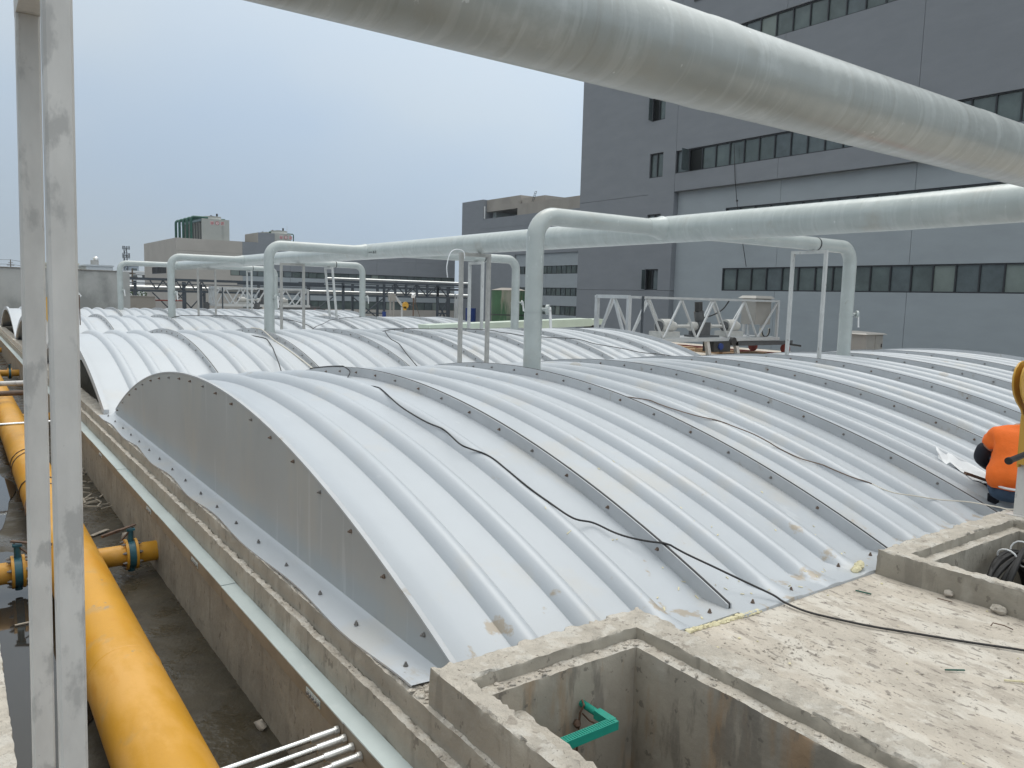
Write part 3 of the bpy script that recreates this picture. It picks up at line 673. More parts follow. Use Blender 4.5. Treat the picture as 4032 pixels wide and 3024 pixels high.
# ================================================================== CABLE TRAY + CONDUITS
CT = thing('cable_tray', 'long galvanised steel cable tray with flat lids along the channel wall', 'cable tray', (1.44, 0, -.35))
yy = -1.2; k = 0
for ln in (2.36, 2.02, 2.0, 2.0, 2.0, 2.0, 2.0, 2.0, 2.0, 4, 4, 4, 4, 4):
    a, b = yy, yy+ln-.006; dz = .004*(k % 2)
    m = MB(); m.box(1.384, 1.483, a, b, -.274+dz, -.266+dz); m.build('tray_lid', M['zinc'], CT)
    m = MB(); m.box(1.388, 1.480, a, b, -.355, -.2745+dz); m.build('tray_side', M['zinc_shade'], CT)
    yy += ln; k += 1
for yj in (3.62, 5.95, 7.6, 10.4):
    m = MB(); m.box(1.384, 1.3875, yj-.16, yj+.02, -.335, -.295); pl = m.build('joint_plate', M['zinc'], CT)
    for i in range(5):
        m = MB(); m.cyl((1.384, yj-.145+.034*i, -.315), (1.374, yj-.145+.034*i, -.315), .010, 8); m.build('bolt', M['bolt'], pl)
ends = ['nearest the bottom edge of the photo', 'third from the farther end', 'second from the farther end', 'farthest along the tray']
for i in range(4):
    y = 2.985+.083*i
    t = thing('conduit', 'shiny conduit of the row of four, ' + ends[i], 'conduit', (.7, y, -.33), 'four conduits entering the cable tray')
    m = MB(); m.tube([(.12, y-.035, -.335), (.8, y-.02, -.335), (1.36, y, -.33)], .0135, 14); m.build('tube', M['chrome'], t)
    m = MB(); m.cyl((1.245, y-.004, -.331), (1.365, y, -.33), .0175, 14); m.cyl((1.365, y, -.33), (1.384, y, -.33), .022, 8); m.build('coupling', M['silver'], t)
m = MB(); pts = [(1.33, 2.98, -.36), (1.31, 2.95, -.42), (1.28, 2.90, -.52), (1.22, 2.8, -.66), (1.1, 2.6, -.8)]
P = []; n = 60
for i in range(n+1):
    f = i/n*(len(pts)-1); k = min(int(f), len(pts)-2); P.append(Vector(pts[k]).lerp(Vector(pts[k+1]), f-k))
m.tube(P, [.0165 if i % 2 else .0135 for i in range(n+1)], 10); tag(m.build('flexible_conduit', M['darkmetal'], None, 20), 'dark corrugated flexible conduit hanging below the four shiny conduits', 'conduit')
for i, (y, z, r, mt) in enumerate(((17.9, -.22, .05, 'stand'), (17.2, -.33, .05, 'brownwire'), (13.3, -.32, .022, 'chrome'))):
    lab = ['grey pipe crossing the channel behind the post, upper of a pair', 'brown pipe crossing the channel behind the post, lower of a pair', 'thin bright conduit crossing the channel above the second yellow branch'][i]
    m = MB(); m.cyl((-.2, y, z), (1.42, y, z), r, 14); tag(m.build('conduit', M['stand'] if mt == 'stand' else M[mat] if False else M[mt]), lab, 'conduit')
def debris(name, mb, mat, label, cat, group=None): return tag(mb.build(name, M[mat]), label, cat, group)
debris('plank', MB().hexa([(1.09, 3.60, -.97), (1.17, 3.62, -.97), (1.15, 3.80, -.97), (1.07, 3.78, -.97), (1.06, 3.56, -.69), (1.14, 3.58, -.69), (1.14, 3.6, -.69), (1.06, 3.58, -.69)]), 'white', 'short white board standing between the yellow pipe and the conduits', 'board')
debris('plank', MB().bar((1.28, 12.5, -.95), (1.36, 13.4, -.95), .12, .09), 'wood', 'grey timber block lying on the channel floor behind the first post', 'timber')
debris('stick', MB().bar((.30, 7.0, -.962), (.52, 7.02, -.962), .02, .01), 'wood', 'pale thin stick lying in the puddle left of the posts', 'stick')
debris('stick', MB().bar((1.12, 9.2, -.965), (1.30, 9.35, -.96), .05, .008), 'wood', 'pale curled scrap on the channel floor right of the second post', 'scrap')
debris('rubble_piece', MB().blob((1.42, 8.95, -.96), .05, 8, 3, .3), 'stone', 'small pale lump at the foot of the channel wall', 'rubble')
debris('rubble_piece', MB().blob((1.44, 4.55, -.96), .03, 8, 9, .3, (1, 1.8, .7)), 'stone', 'small pale scrap at the wall foot low in the channel', 'rubble')
m = MB()
for i in range(60):
    y = random.uniform(10.2, 13.0); x = random.uniform(1.0, 1.45); a = random.uniform(0, 3.1); l = random.uniform(.05, .25)
    m.bar((x, y, -.965+random.uniform(0, .03)), (x+l*math.cos(a), y+l*math.sin(a), -.965+random.uniform(0, .04)), .02, .012)
m.build('rubbish', M['wood'], None, 0, 'stuff')['label'] = 'litter of sticks on the channel floor'

# ================================================================== PITS
def pit(label, x0, x1, xi0, xi1, yb, yi, ylo, h, seed, stain):
    t = thing('concrete_pit', label, 'pit', ((x0+x1)/2, yi, 0), 'open concrete pits beside the covers')
    mats = [M['curb'], M['cast']]
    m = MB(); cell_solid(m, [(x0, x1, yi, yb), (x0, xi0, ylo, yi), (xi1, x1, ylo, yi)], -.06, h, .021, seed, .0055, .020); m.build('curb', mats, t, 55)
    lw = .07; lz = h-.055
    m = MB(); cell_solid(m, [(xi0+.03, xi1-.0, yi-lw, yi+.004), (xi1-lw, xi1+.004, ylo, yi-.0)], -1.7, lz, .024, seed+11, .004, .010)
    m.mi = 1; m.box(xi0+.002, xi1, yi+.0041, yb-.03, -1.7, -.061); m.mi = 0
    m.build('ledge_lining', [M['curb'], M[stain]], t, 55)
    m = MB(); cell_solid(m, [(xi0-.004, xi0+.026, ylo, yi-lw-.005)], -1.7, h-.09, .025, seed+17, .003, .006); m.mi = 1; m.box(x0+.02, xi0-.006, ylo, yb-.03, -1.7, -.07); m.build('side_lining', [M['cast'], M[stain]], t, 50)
    MB().box(xi0, xi1, ylo, yi, -1.75, -1.6).build('pit_floor', M['dirtfloor'], t)
    return t
pit('large open concrete pit with chipped curb and a green step iron, in the foreground', 1.553, 2.755, 1.648, 2.582, 2.685, 2.515, -.6, .16, 21, 'castrust')
pit('smaller open concrete pit on the right with a black cable coil in it', 4.745, 6.62, 4.845, 6.32, 2.535, 2.372, -.6, .16, 41, 'cast')
# step iron
t = thing('step_iron', 'green plastic coated step iron sticking out of the pit wall', 'step iron', (2.05, 2.44, -.2))
m = MB(); SZ = -.075
m.tube([(2.19, 2.46, SZ), (2.19, 2.30, SZ)], .0165, 12); m.tube([(1.86, 2.46, SZ), (1.86, 2.30, SZ)], .0165, 12)
m.tube(arc3((2.172, 2.268, SZ), .026, 0, R(-90), 4, (1, 0, 0), (0, 1, 0)), .0165, 12)
for xx in (2.19, 1.86): m.hexa([(xx-.02, 2.245, SZ-.018), (xx+.02, 2.245, SZ-.018), (xx+.02, 2.345, SZ-.018), (xx-.02, 2.345, SZ-.018), (xx-.02, 2.245, SZ+.018), (xx+.02, 2.245, SZ+.018), (xx+.018, 2.345, SZ+.018), (xx-.018, 2.345, SZ+.018)])
m.box(1.845, 2.205, 2.225, 2.2645, SZ-.022, SZ+.016); m.build('rung', M['green'], t)
m = MB()
for i in range(26):
    for j in range(3):
        m.hexa([(1.865+.0126*i, 2.229+.0115*j, SZ+.0162), (1.872+.0126*i, 2.229+.0115*j, SZ+.0162), (1.874+.0126*i, 2.237+.0115*j, SZ+.0162), (1.867+.0126*i, 2.237+.0115*j, SZ+.0162), (1.866+.0126*i, 2.230+.0115*j, SZ+.0195), (1.871+.0126*i, 2.230+.0115*j, SZ+.0195), (1.873+.0126*i, 2.236+.0115*j, SZ+.0195), (1.868+.0126*i, 2.236+.0115*j, SZ+.0195)])
o = m.build('tread_studs', M['green'], t, 0, 'stuff')
m = MB(); m.tube([(2.178, 2.43, -.05), (2.168, 2.405, -.06), (2.16, 2.42, -.10), (2.158, 2.425, -.2), (2.156, 2.428, -.30)], .005, 6)
m.tube([(2.165, 2.41, -.10), (2.20, 2.40, -.14), (2.235, 2.41, -.165)], .004, 6); m.blob((2.148, 2.425, -.15), .018, 8, 4, .4)
tag(m.build('rusty_wire', M['rust']), 'rusty wire hanging from the end of the green step iron', 'wire')
# cable coil in the right pit
t = thing('cable_coil', 'coil of thick black cable with white ties hanging in the right pit', 'cable coil', (5.85, 2.2, -.3))
for k in range(7):
    c = Vector((5.86+.02*math.sin(k*2.1), 2.17+.018*k-.05, -.27+.012*math.cos(k*1.7))); rx, rz = .30+.012*k, .335-.01*k
    m = MB(); m.tube([c+Vector((rx*math.cos(2*math.pi*i/36)-.25*k*.01, .03*math.sin(4*math.pi*i/36+k), rz*math.sin(2*math.pi*i/36))) for i in range(37)], .019, 8, False); m.build('cable_loop', M['black'], t)
for a in (75, 112, 40):
    c = Vector((5.86+.32*math.cos(R(a)), 2.17, -.27+.33*math.sin(R(a))))
    m = MB(); d = Vector((math.cos(R(a)), 0, math.sin(R(a)))); m.tube(arc3(c, .062, 0, 2*math.pi, 14, d, (0, 1, 0)), .006, 6, False); m.build('cable_tie', M['white'], t)

# ================================================================== CABLES OVER THE COVERS
def surf(x, y):
    """height of the covers (ribs and flanges included) under a point, or the slab"""
    if y < 2.58: return 0.
    row = 0 if y < 11.4 else 1+int((y-11.4)//8.7)
    y0 = 7.05+8.7*row; x0, pitch = (1.73, 1.71) if row == 0 else (1.65, 1.67)
    dy = abs(y-y0)
    z = zarc(dy, RS) if dy < DY0 else .012
    u = x-x0; k = int(u//pitch); t = u-k*pitch; h = 0.
    for c in RIB[pitch]:
        e = (t-c)/.078
        if abs(e) < 1: h = .072*(1-e*e)**.8
    if (t < .024 or t > pitch-.018) and k > 0 and dy < DYF-.06: h = max(h, (zarc(dy, RF)+.005 if dy < DYF else 0)-z)
    return z+h
def drape(P, r):
    P = smooth_path(P, 9); Z = [max(surf(p.x, p.y), surf(p.x+.012, p.y), surf(p.x-.012, p.y))+r*.9 for p in P]
    for p, z in zip(P, Z): p.z = max(z, p.z if p.y < 2.58 else z)
    Z = [p.z for p in P]; F = list(Z)
    for it in range(500):
        Z2 = [Z[0]]+[max(F[i], (Z[i-1]+Z[i+1])/2-.00005) for i in range(1, len(Z)-1)]+[Z[-1]]
        Z = Z2
    for p, z in zip(P, Z): p.z = z
    return P
def cable(pts, r, mat, label, onto=True, nudge=1.):
    if onto: pts = [(x*nudge, y*nudge, z) if (2.95 < x < 3.2 and y < 4.85) or (5.9 < x < 6.2 and y < 3.95) else (x, y, z) for x, y, z in pts]
    m = MB(); m.tube(drape(pts, r) if onto else smooth_path(pts), r, 7); return tag(m.build('cable', M[mat]), label, 'cable')
cable([(3.45, 8.9, .80), (3.43, 8.2, .87), (3.425, 7.82, .915), (3.38, 7.6, .90), (3.2, 7.25, .86), (3.10, 7.0, .885), (3.087, 6.754, .895), (3.10, 6.54, .874), (3.06, 6.342, .863), (2.968, 5.929, .825), (2.906, 5.564, .782), (2.912, 5.349, .75), (2.92, 5.128, .71), (2.944, 4.914, .672), (2.981, 4.766, .645), (3.038, 4.704, .632), (3.10, 4.541, .597), (3.10, 4.321, .546), (3.097, 4.055, .478), (3.129, 3.858, .42), (3.18, 3.694, .37), (3.221, 3.549, .324), (3.271, 3.41, .278), (3.329, 3.307, .243), (3.402, 3.191, .206), (3.502, 3.083, .168), (3.612, 2.89, .093), (3.70, 2.745, .045), (3.755, 2.6, .032), (3.766, 2.525, .014), (3.778, 2.402, .010), (3.818, 2.278, .010), (3.905, 2.083, .010), (4.03, 1.887, .010), (4.15, 1.699, .010), (4.287, 1.505, .010), (4.40, 1.3, .010), (4.6, 1.0, .010)], .0062, 'black', 'long black cable draped over the nearest cover and out across the concrete slab', nudge=.966)
cable([(5.23, 5.75, .83), (5.33, 5.63, .80), (5.45, 5.53, .785), (5.52, 5.40, .765), (5.524, 5.19, .728), (5.523, 4.908, .677), (5.556, 4.684, .631), (5.64, 4.47, .582), (5.73, 4.272, .533), (5.77, 4.135, .50), (5.835, 4.10, .493), (5.85, 4.0, .475), (5.97, 3.93, .45), (6.035, 3.80, .412), (6.045, 3.63, .352), (6.065, 3.485, .304), (6.115, 3.36, .262)], .0050, 'brownwire', 'brown end of the cable lying on the third bay of the nearest cover', nudge=.982)
cable([(6.115, 3.36, .262), (6.172, 3.221, .213), (6.273, 3.078, .162), (6.437, 2.96, .117), (6.62, 2.82, .075), (6.63, 2.62, .06), (6.55, 2.48, .175), (6.62, 2.40, .178), (6.75, 2.25, .10), (6.9, 2.0, .012)], .0052, 'whitewire', 'pale cable running down the nearest cover to the corner of the right pit', nudge=.982)
cable([(7.72, 15.567, .92), (7.40, 14.8, .86), (7.19, 14.217, .785), (7.20, 13.979, .745), (6.98, 13.139, .575), (6.842, 12.381, .365), (6.8, 11.9, .20)], .0085, 'black', 'black cable running down the middle of the second cover')
cable([(7.6, 15.6, .93), (8.2, 15.55, .90), (8.827, 15.511, .895), (9.528, 15.6, .885), (9.946, 15.315, .882), (10.36, 15.2, .874), (10.33, 14.8, .84), (10.517, 14.65, .832), (10.603, 14.461, .811), (10.682, 14.372, .801), (11.003, 14.151, .771), (11.371, 13.96, .74), (11.888, 13.80, .72), (11.994, 13.444, .647), (12.281, 13.15, .58), (12.61, 13.03, .556), (12.854, 12.718, .471), (13.538, 12.444, .391), (14.0, 12.2, .30)], .0085, 'black', 'wavy black cable crossing the right end of the second cover')
cable([(5.2, 24.2, .90), (6.2, 24.0, .895), (7.0, 23.8, .88), (7.501, 23.572, .868), (8.043, 23.302, .835), (8.297, 22.956, .79), (8.648, 22.578, .729), (8.686, 22.044, .62)], .010, 'black', 'thin black cable lying along the top of the third cover')
cable([(4.99, 16.1, .93), (4.985, 15.62, .93), (4.93, 14.881, .862), (4.90, 14.245, .784), (4.90, 13.322, .618), (4.92, 12.543, .415), (4.92, 12.1, .28)], .011, 'whitewire', 'white rope lying beside a flange on the second cover')
cable([(4.70, 15.2, .868), (4.817, 14.762, .842), (4.788, 14.438, .809), (4.561, 13.491, .65), (4.305, 12.408, .372), (4.2, 11.95, .22)], .0085, 'black', 'short dark cable on the left half of the second cover')
cable([(8.5, 21.9, .60), (9.2, 22.6, .74), (9.7, 23.2, .835), (11.0, 24.2, .90), (11.6, 24.6, .90)], .008, 'black', 'thin dark wire crossing the right half of the third cover')

# ================================================================== SMALL THINGS ON THE SLAB
def chips(name, n, xr, yr, z, smin, smax, mat, seed, flat=.5):
    random.seed(seed); m = MB()
    for i in range(n):
        x = random.uniform(*xr); y = random.uniform(*yr); s_ = smin+(smax-smin)*random.random()**3
        m.blob((x, y, z+s_*.25), s_, 5, i*.37, .45, (random.uniform(.8, 1.8), random.uniform(.7, 1.3), flat))
    return m.build(name, M[mat], None, 0, 'stuff')
chips('gravel', 520, (2.8, 4.7), (.6, 2.55), 0, .0013, .0065, 'stone', 1)
chips('gravel', 110, (3.15, 3.5), (2.05, 2.25), 0, .002, .007, 'stone', 2)
chips('foam_crumbs', 40, (2.9, 4.7), (1.2, 2.58), 0, .002, .008, 'foam', 3)
chips('ledge_chips', 60, (1.75, 2.56), (2.455, 2.505), .106, .003, .013, 'stone', 4)
chips('ledge_chips', 40, (2.515, 2.575), (1.3, 2.45), .106, .003, .012, 'stone', 5)
chips('wall_chips', 70, (1.49, 1.535), (.9, 2.5), -.112, .004, .015, 'stone', 6)
chips('wall_chips', 50, (1.49, 1.525), (2.6, 7.0), -.112, .003, .010, 'curb', 7)
chips('corner_chips', 60, (1.545, 1.66), (2.69, 2.84), -.004, .005, .018, 'curb', 8)
m = MB()
for i in range(46):
    f = i/45; x = 3.02+.56*f; m.blob((x, 2.583-.03*f+.006*math.sin(i*2.3), .002), .013+.012*abs(noise.noise(Vector((i*.6, 1, 0)))), 7, i*1.3, .5, (1.3, .9, .8))
tag(m.build('sealing_foam', M['foam']), 'bead of yellow sealing foam squeezed out under the edge of the nearest cover', 'foam')
m = MB()
for i in range(6): m.blob((4.62+.012*i, 2.605, .02+.006*i), .026, 8, i, .4)
tag(m.build('sealing_foam', M['foam']), 'lump of yellow foam filling the rib end beside the right pit', 'foam')
debris('stone', MB().blob((4.735, 2.08, .02), .028, 9, 5, .3, (1, 1, .8)), 'stone', 'grey stone on the slab against the curb of the right pit, the farther of two', 'stone')
debris('stone', MB().blob((4.72, 1.80, .022), .036, 9, 8, .25, (1, 1.3, .7)), 'curb', 'pale stone on the slab against the curb of the right pit, the nearer of two', 'stone')
debris('straw', MB().cyl((4.333, 2.43, .006), (4.357, 2.345, .006), .0045, 6), 'greenpipe', 'thin green straw on the slab near the cover edge', 'straw')
debris('straw', MB().cyl((3.735, 1.626, .006), (3.812, 1.573, .006), .004, 6), 'greenpipe', 'thin green straw lying alone in the middle of the slab', 'straw')
debris('twig', MB().tube([(4.48, 1.74, .004), (4.49, 1.735, .022), (4.52, 1.69, .016), (4.53, 1.65, .006)], .003, 6), 'rust', 'bent rusty wire on the slab under the right pit curb', 'wire')
debris('twig', MB().tube([(4.642, 2.10, .004), (4.65, 2.02, .006)], .003, 6), 'brownwire', 'short dark twig on the slab beside the farther stone', 'twig')
debris('twig', MB().tube([(3.87, 1.425, .004), (3.93, 1.36, .008), (4.0, 1.30, .004)], .0045, 6), 'foam', 'straw coloured sliver at the right edge of the slab', 'twig')

# ================================================================== PERSON, CLOTH, DAVIT
def skin(name, verts, edges, mat, parent, lv=2, root=0):
    me = bpy.data.meshes.new(name); me.from_pydata([v[0] for v in verts], edges, [])
    o = bpy.data.objects.new(name, me); COL.objects.link(o)
    md = o.modifiers.new('skin', 'SKIN'); md.use_smooth_shade = True
    for i, v in enumerate(verts):
        sv = me.skin_vertices[0].data[i]; sv.radius = (v[1], v[2] if len(v) > 2 else v[1]); sv.use_root = (i == root)
    s_ = o.modifiers.new('sub', 'SUBSURF'); s_.levels = lv; s_.render_levels = lv
    dg = bpy.context.evaluated_depsgraph_get(); me2 = bpy.data.meshes.new_from_object(o.evaluated_get(dg)); me2.name = name
    bpy.data.objects.remove(o); bpy.data.meshes.remove(me)
    me2.materials.clear(); me2.materials.append(M[mat]); me2.polygons.foreach_set('use_smooth', [True]*len(me2.polygons))
    return link(name, me2, parent)
PB = Vector((7.17, 2.665, .05)); PF = Vector((.86, .51, 0)).normalized(); PRT = Vector((PF.y, -PF.x, 0))
PS = .98
def pp(r, f, z): return tuple(PB+(PRT*r+PF*f+Vector((0, 0, z)))*PS)
person = thing('person', 'person in an orange vest and jeans squatting on the cover with back to us', 'person', PB)
bv = [(pp(0, -.02, .17), .12, .10), (pp(0, .05, .34), .115, .09), (pp(0, .15, .53), .13, .09), (pp(0, .25, .66), .06, .06), (pp(.05, .34, .60), .055, .055), (pp(.09, .44, .56), .088, .10), (pp(.11, .50, .55), .07, .08)]
be = [(0, 1), (1, 2), (2, 3), (3, 4), (4, 5), (5, 6)]
for s in (-1, 1):
    b = len(bv)
    bv += [(pp(s*.10, .02, .16), .10), (pp(s*.13, .45, .36), .062), (pp(s*.13, .22, .08), .045), (pp(s*.13, .36, .03), .035),
           (pp(s*.17, .17, .60), .062), (pp(s*.27, .28, .37), .043), (pp(s*.12, .52, .22), .034), (pp(s*.10, .60, .18), .03)]
    be += [(0, b), (b, b+1), (b+1, b+2), (b+2, b+3), (2, b+4), (b+4, b+5), (b+5, b+6), (b+6, b+7)]
    for k in range(4):
        n = len(bv); bv += [(pp(s*(.08+.018*k), .645, .165-.004*k), .010), (pp(s*(.075+.016*k), .685+.006*(k % 2), .135), .008)]; be += [(b+7, n), (n, n+1)]
    n = len(bv); bv += [(pp(s*.05, .60, .16), .011), (pp(s*.045, .64, .14), .009)]; be += [(b+7, n), (n, n+1)]
skin('body', bv, be, 'skin', person)
vv = [(pp(0, -.06, .15), .27, .19), (pp(0, .00, .28), .265, .18), (pp(0, .07, .43), .255, .17), (pp(0, .15, .55), .24, .16), (pp(0, .215, .645), .14, .11)]
ve = [(0, 1), (1, 2), (2, 3), (3, 4)]
for s in (-1, 1):
    b = len(vv); vv += [(pp(s*.18, .16, .585), .10), (pp(s*.255, .225, .49), .088)]; ve += [(3, b), (b, b+1)]
vest = skin('vest', vv, ve, 'orange', person)
for v in vest.data.vertices:                                   # folds of the cloth
    p = v.co; q = noise.noise(Vector((p.x*5, p.y*5, p.z*13)))*.034+noise.noise(Vector((p.x*11, p.y*11, p.z*26)))*.016
    v.co = p+v.normal*q
sv = []; se = []
for s in (-1, 1):
    b = len(sv); sv += [(pp(s*.235, .22, .50), .073), (pp(s*.275, .29, .36), .066), (pp(s*.13, .50, .235), .045)]
for s, (a, b_) in ((-1, (0, 3)), (1, (3, 6))):
    skin('sleeve', sv[a:b_], [(0, 1), (1, 2)], 'navy', person)
skin('collar', [(pp(0, .20, .60), .10), (pp(.01, .31, .60), .085)], [(0, 1)], 'navy', person)
jv = [(pp(0, -.07, .17), .215, .17), (pp(0, .0, .10), .18, .13)]; je = [(0, 1)]
for s in (-1, 1):
    b = len(jv); jv += [(pp(s*.12, .08, .15), .125), (pp(s*.13, .45, .36), .082), (pp(s*.13, .24, .10), .07)]; je += [(1, b), (b, b+1), (b+1, b+2)]
jn = skin('jeans', jv, je, 'jeans', person)
m = MB(); m.bar(pp(-.02, -.215, .09), pp(-.02, -.235, .175), .03, .008); m.build('belt_loop', M['jeans'], jn)
m = MB(); m.tube([pp(.17*math.cos(R(a)), -.055-.125*math.sin(R(a)), .195) for a in range(10, 171, 10)], .010, 6); m.build('shirt_hem', M['clothwhite'], jn)
for s in (-1, 1):
    m = MB(); m.hexa([pp(s*.16-.045, .17, -.03), pp(s*.16+.045, .17, -.03), pp(s*.16+.045, .43, .05), pp(s*.16-.045, .43, .05), pp(s*.16-.04, .17, .05), pp(s*.16+.04, .17, .05), pp(s*.16+.035, .42, .10), pp(s*.16-.035, .42, .10)]); m.build('shoe', M['navy'], person)
hair = MB(); hair.blob(pp(.10, .445, .575), .115, 16, 2, .12, (1, 1, 1.05)); hair.build('hair', M['hair'], person, 60)
# cloth, steel bar
P = []; nu, nv = 16, 9
cp = [(7.60, 3.56), (7.50, 3.40), (7.45, 3.24), (7.50, 3.14), (7.62, 3.02)]
shz = surf
for i in range(nu):
    for j in range(nv):
        f = i/(nu-1); k = f*3.999; a = int(k); c0 = Vector(cp[a]).lerp(Vector(cp[a+1]), k-a)
        wd = .05+.15*math.sin(f*math.pi)**.7*(1 if f > .3 else .6)
        x = c0.x+(j/(nv-1)-.5)*2*wd*.8+.02*noise.noise(Vector((f*6, 1, j*.3))); y = c0.y+(j/(nv-1)-.5)*2*wd*.7
        P.append((x, y, max(shz(x, y), shz(x+.08, y), shz(x-.08, y))+.012+.012*noise.noise(Vector((f*5, j*.5, 3)))))
m = MB(); m.quad_mesh(P, nu, nv); tag(m.build('white_cloth', M['clothwhite'], None, 80), 'crumpled white cloth lying on the cover to the left of the squatting person', 'cloth')
debris('steel_bar', MB().bar((7.16, 3.10, .27), (7.42, 2.92, .17), .04, .025), 'rust', 'dark red flat bar on the cover pointing at the person', 'bar')
# near davit (only its left part is inside the frame)
t = thing('davit', 'yellow and steel davit winch with black crank grip at the right edge of the photo', 'davit', (6.50, 2.40, .16))
m = MB(); m.box(6.432, 6.56, 2.34, 2.46, .165, .622); m.build('post', M['stand'], t)
m = MB(); m.box(6.40, 6.62, 2.30, 2.50, .150, .166); m.bar((6.45, 2.33, .18), (6.43, 2.30, .27), .06, .012); m.build('base_plate', M['stand'], t)
prof = [(6.378, .60), (6.372, .80), (6.366, .97), (6.372, 1.0), (6.345, 1.035), (6.25, 1.10), (6.19, 1.16), (6.158, 1.225), (6.155, 1.29), (6.18, 1.345), (6.235, 1.385), (6.30, 1.40), (6.38, 1.385), (6.45, 1.34), (6.62, 1.38), (6.72, 1.36), (6.72, 1.25), (6.60, 1.20), (6.52, 1.05), (6.52, .60)]
prof = [(x, z-.065) for x, z in prof]
m = MB(); m.prism([(x, z) for x, z in prof], 2.385, 2.397, 'y'); m.build('side_plate', M['yellow2'], t)
m = MB(); m.prism([(x+.01, z) for x, z in prof], 2.44, 2.452, 'y'); m.build('side_plate', M['yellow2'], t)
m = MB(); m.box(6.378, 6.39, 2.397, 2.44, .56, .93); m.build('edge_plate', M['yellow2'], t)
for x, z in ((6.335, 1.20), (6.345, 1.045)):
    m = MB(); m.cyl((x, 2.385, z), (x, 2.372, z), .028, 6); m.cyl((x, 2.372, z), (x, 2.35, z), .014, 8); m.build('bolt', M['bolt'], t)
m = MB(); m.cyl((5.86, 2.30, .665), (6.18, 2.30, .69), .021, 14); m.cyl((5.845, 2.30, .664), (5.865, 2.30, .666), .026, 14); m.build('crank_grip', M['black'], t)
m = MB(); m.bar((6.18, 2.30, .69), (6.45, 2.345, .65), .03, .03); m.cyl((6.45, 2.33, .65), (6.45, 2.40, .65), .018, 10); m.build('crank_arm', M['darkmetal'], t)
t.location += Vector((.035, -.025, 0))
# davit seen between the two near posts, with its white jib and rope
t = thing('davit', 'davit with white jib and yellow plate half hidden behind the near steel posts', 'davit', (1.75, 20.1, 0))
m = MB(); m.box(1.72, 1.82, 20.05, 20.15, 0, .95); m.build('post', M['stand'], t)
m = MB(); m.cyl((1.735, 20.04, 1.27), (1.735, 20.06, 1.27), .17, 20); m.prism([(1.60, 1.18), (1.87, 1.18), (1.82, .88), (1.74, .88)], 20.042, 20.058, 'y'); m.build('side_plate', M['yellow2'], t)
m = MB(); m.bar((1.75, 20.1, 1.06), (2.39, 20.1, 1.52), .07, .11); m.build('jib', M['white'], t)
m = MB(); m.cyl((2.37, 20.06, 1.50), (2.37, 20.06, .82), .012, 6); m.build('rope', M['brownwire'], t)

# ================================================================== BUILDINGS
def ribbon(parent, x, ya, yb, za, zb, pw, ax='x', depth=.10, fr=.07, seed=1, blind=.09, name='ribbon_window', open_at=()):
    """band of windows in a wall facing -x (ax='x') or -y (ax='y'); panes and mullions are sub-parts"""
    rnd = random.Random(seed)
    def bx(m, u0, u1, d0, d1, z0, z1):
        return m.box(x+d0, x+d1, u0, u1, z0, z1) if ax == 'x' else m.box(u0, u1, x+d0, x+d1, z0, z1)
    m = MB(); bx(m, ya, yb, depth*.3, depth+.04, za, za+fr); bx(m, ya, yb, depth*.3, depth+.04, zb-fr, zb); bx(m, ya, ya+fr, depth*.3, depth+.039, za+fr, zb-fr); bx(m, yb-fr, yb, depth*.3, depth+.039, za+fr, zb-fr)
    w = m.build(name, M['frame'], parent, 0)
    n = max(1, round((yb-ya)/pw)); st = (yb-ya)/n
    for i in range(n):
        a, b = ya+i*st, ya+(i+1)*st
        g = rnd.random(); mt = 'glass3' if g < blind else ('glass2' if g < .45 else 'glass')
        if i in open_at:
            m = MB(); bx(m, a+.03, b-.03, depth+.05, depth+.06, za+fr, zb-fr); m.build('pane', M['glassopen'], w, 0)
            m = MB(); c = (a if ax == 'x' else b)
            if ax == 'x': m.bar((x-.02, b, (za+zb)/2), (x-st*.75, b-.12, (za+zb)/2), .03, zb-za-.1)
            m.build('open_sash', M['glass2'], w, 0)
        else:
            m = MB(); bx(m, a+.02, b-.02, depth+.02, depth+.03, za+fr*.5, zb-fr*.5); m.build('pane', M[mt], w, 0)
        if i:
            m = MB(); bx(m, a-.035, a+.035, depth*.35, depth+.035, za+fr, zb-fr); m.build('mullion', M['frame'], w, 0)
    return w
def wallx(parent, x0, x1, ya, yb, za, zb, mat, name='wall_panel'):
    m = MB(); m.box(x0, x1, ya, yb, za, zb); return m.build(name, M[mat], parent, 0)
T = thing('factory_building', 'tall dark and pale grey factory building with long window bands, filling the right background', 'building', (40, 20, -4.5))
XF, XL = 40.0, 40.42
G = .022
wallx(T, XL+.32, 62, -25, 47.0, -4.5, 26, 'bjoint', 'wall_core')
joints = [37.3, 29.2, 21.15, 13.1, 5.0, -3.1, -11.2, -25]
# pilaster block at the left corner with four small windows
pw = [(2.45, 3.90), (6.30, 7.68), (10.17, 11.82), (14.0, 15.55)]
wl, wr = 38.45, 39.72
for a, b, zs in ((wr, 47.05, [-4.5, 2.42, 9.05, 26]),):
    for z0, z1 in zip(zs[:-1], zs[1:]): wallx(T, XF, XL+.40, a, b, z0+G/2, z1-G/2, 'bdark')
wallx(T, XF, XL+.40, 37.3+.01, wl, -4.5, 2.42-G/2, 'bdark'); wallx(T, XF, XL+.40, 37.31, wl, 2.42+G/2, 26, 'bdark')
zz = [-4.5]+[z for p in pw for z in p]+[26]
for i in range(0, len(zz), 2): wallx(T, XF, XL+.40, wl, wr, zz[i], zz[i+1], 'bdark')
wallx(T, XL+.39, 62, 47.0, 47.05, -4.5, 26, 'bdark')
for i, (a, b) in enumerate(pw): ribbon(T, XF+.06, wl, wr, a, b, .63, seed=i+3, blind=0, name='small_window', open_at=(1,) if i in (0, 3) else ())
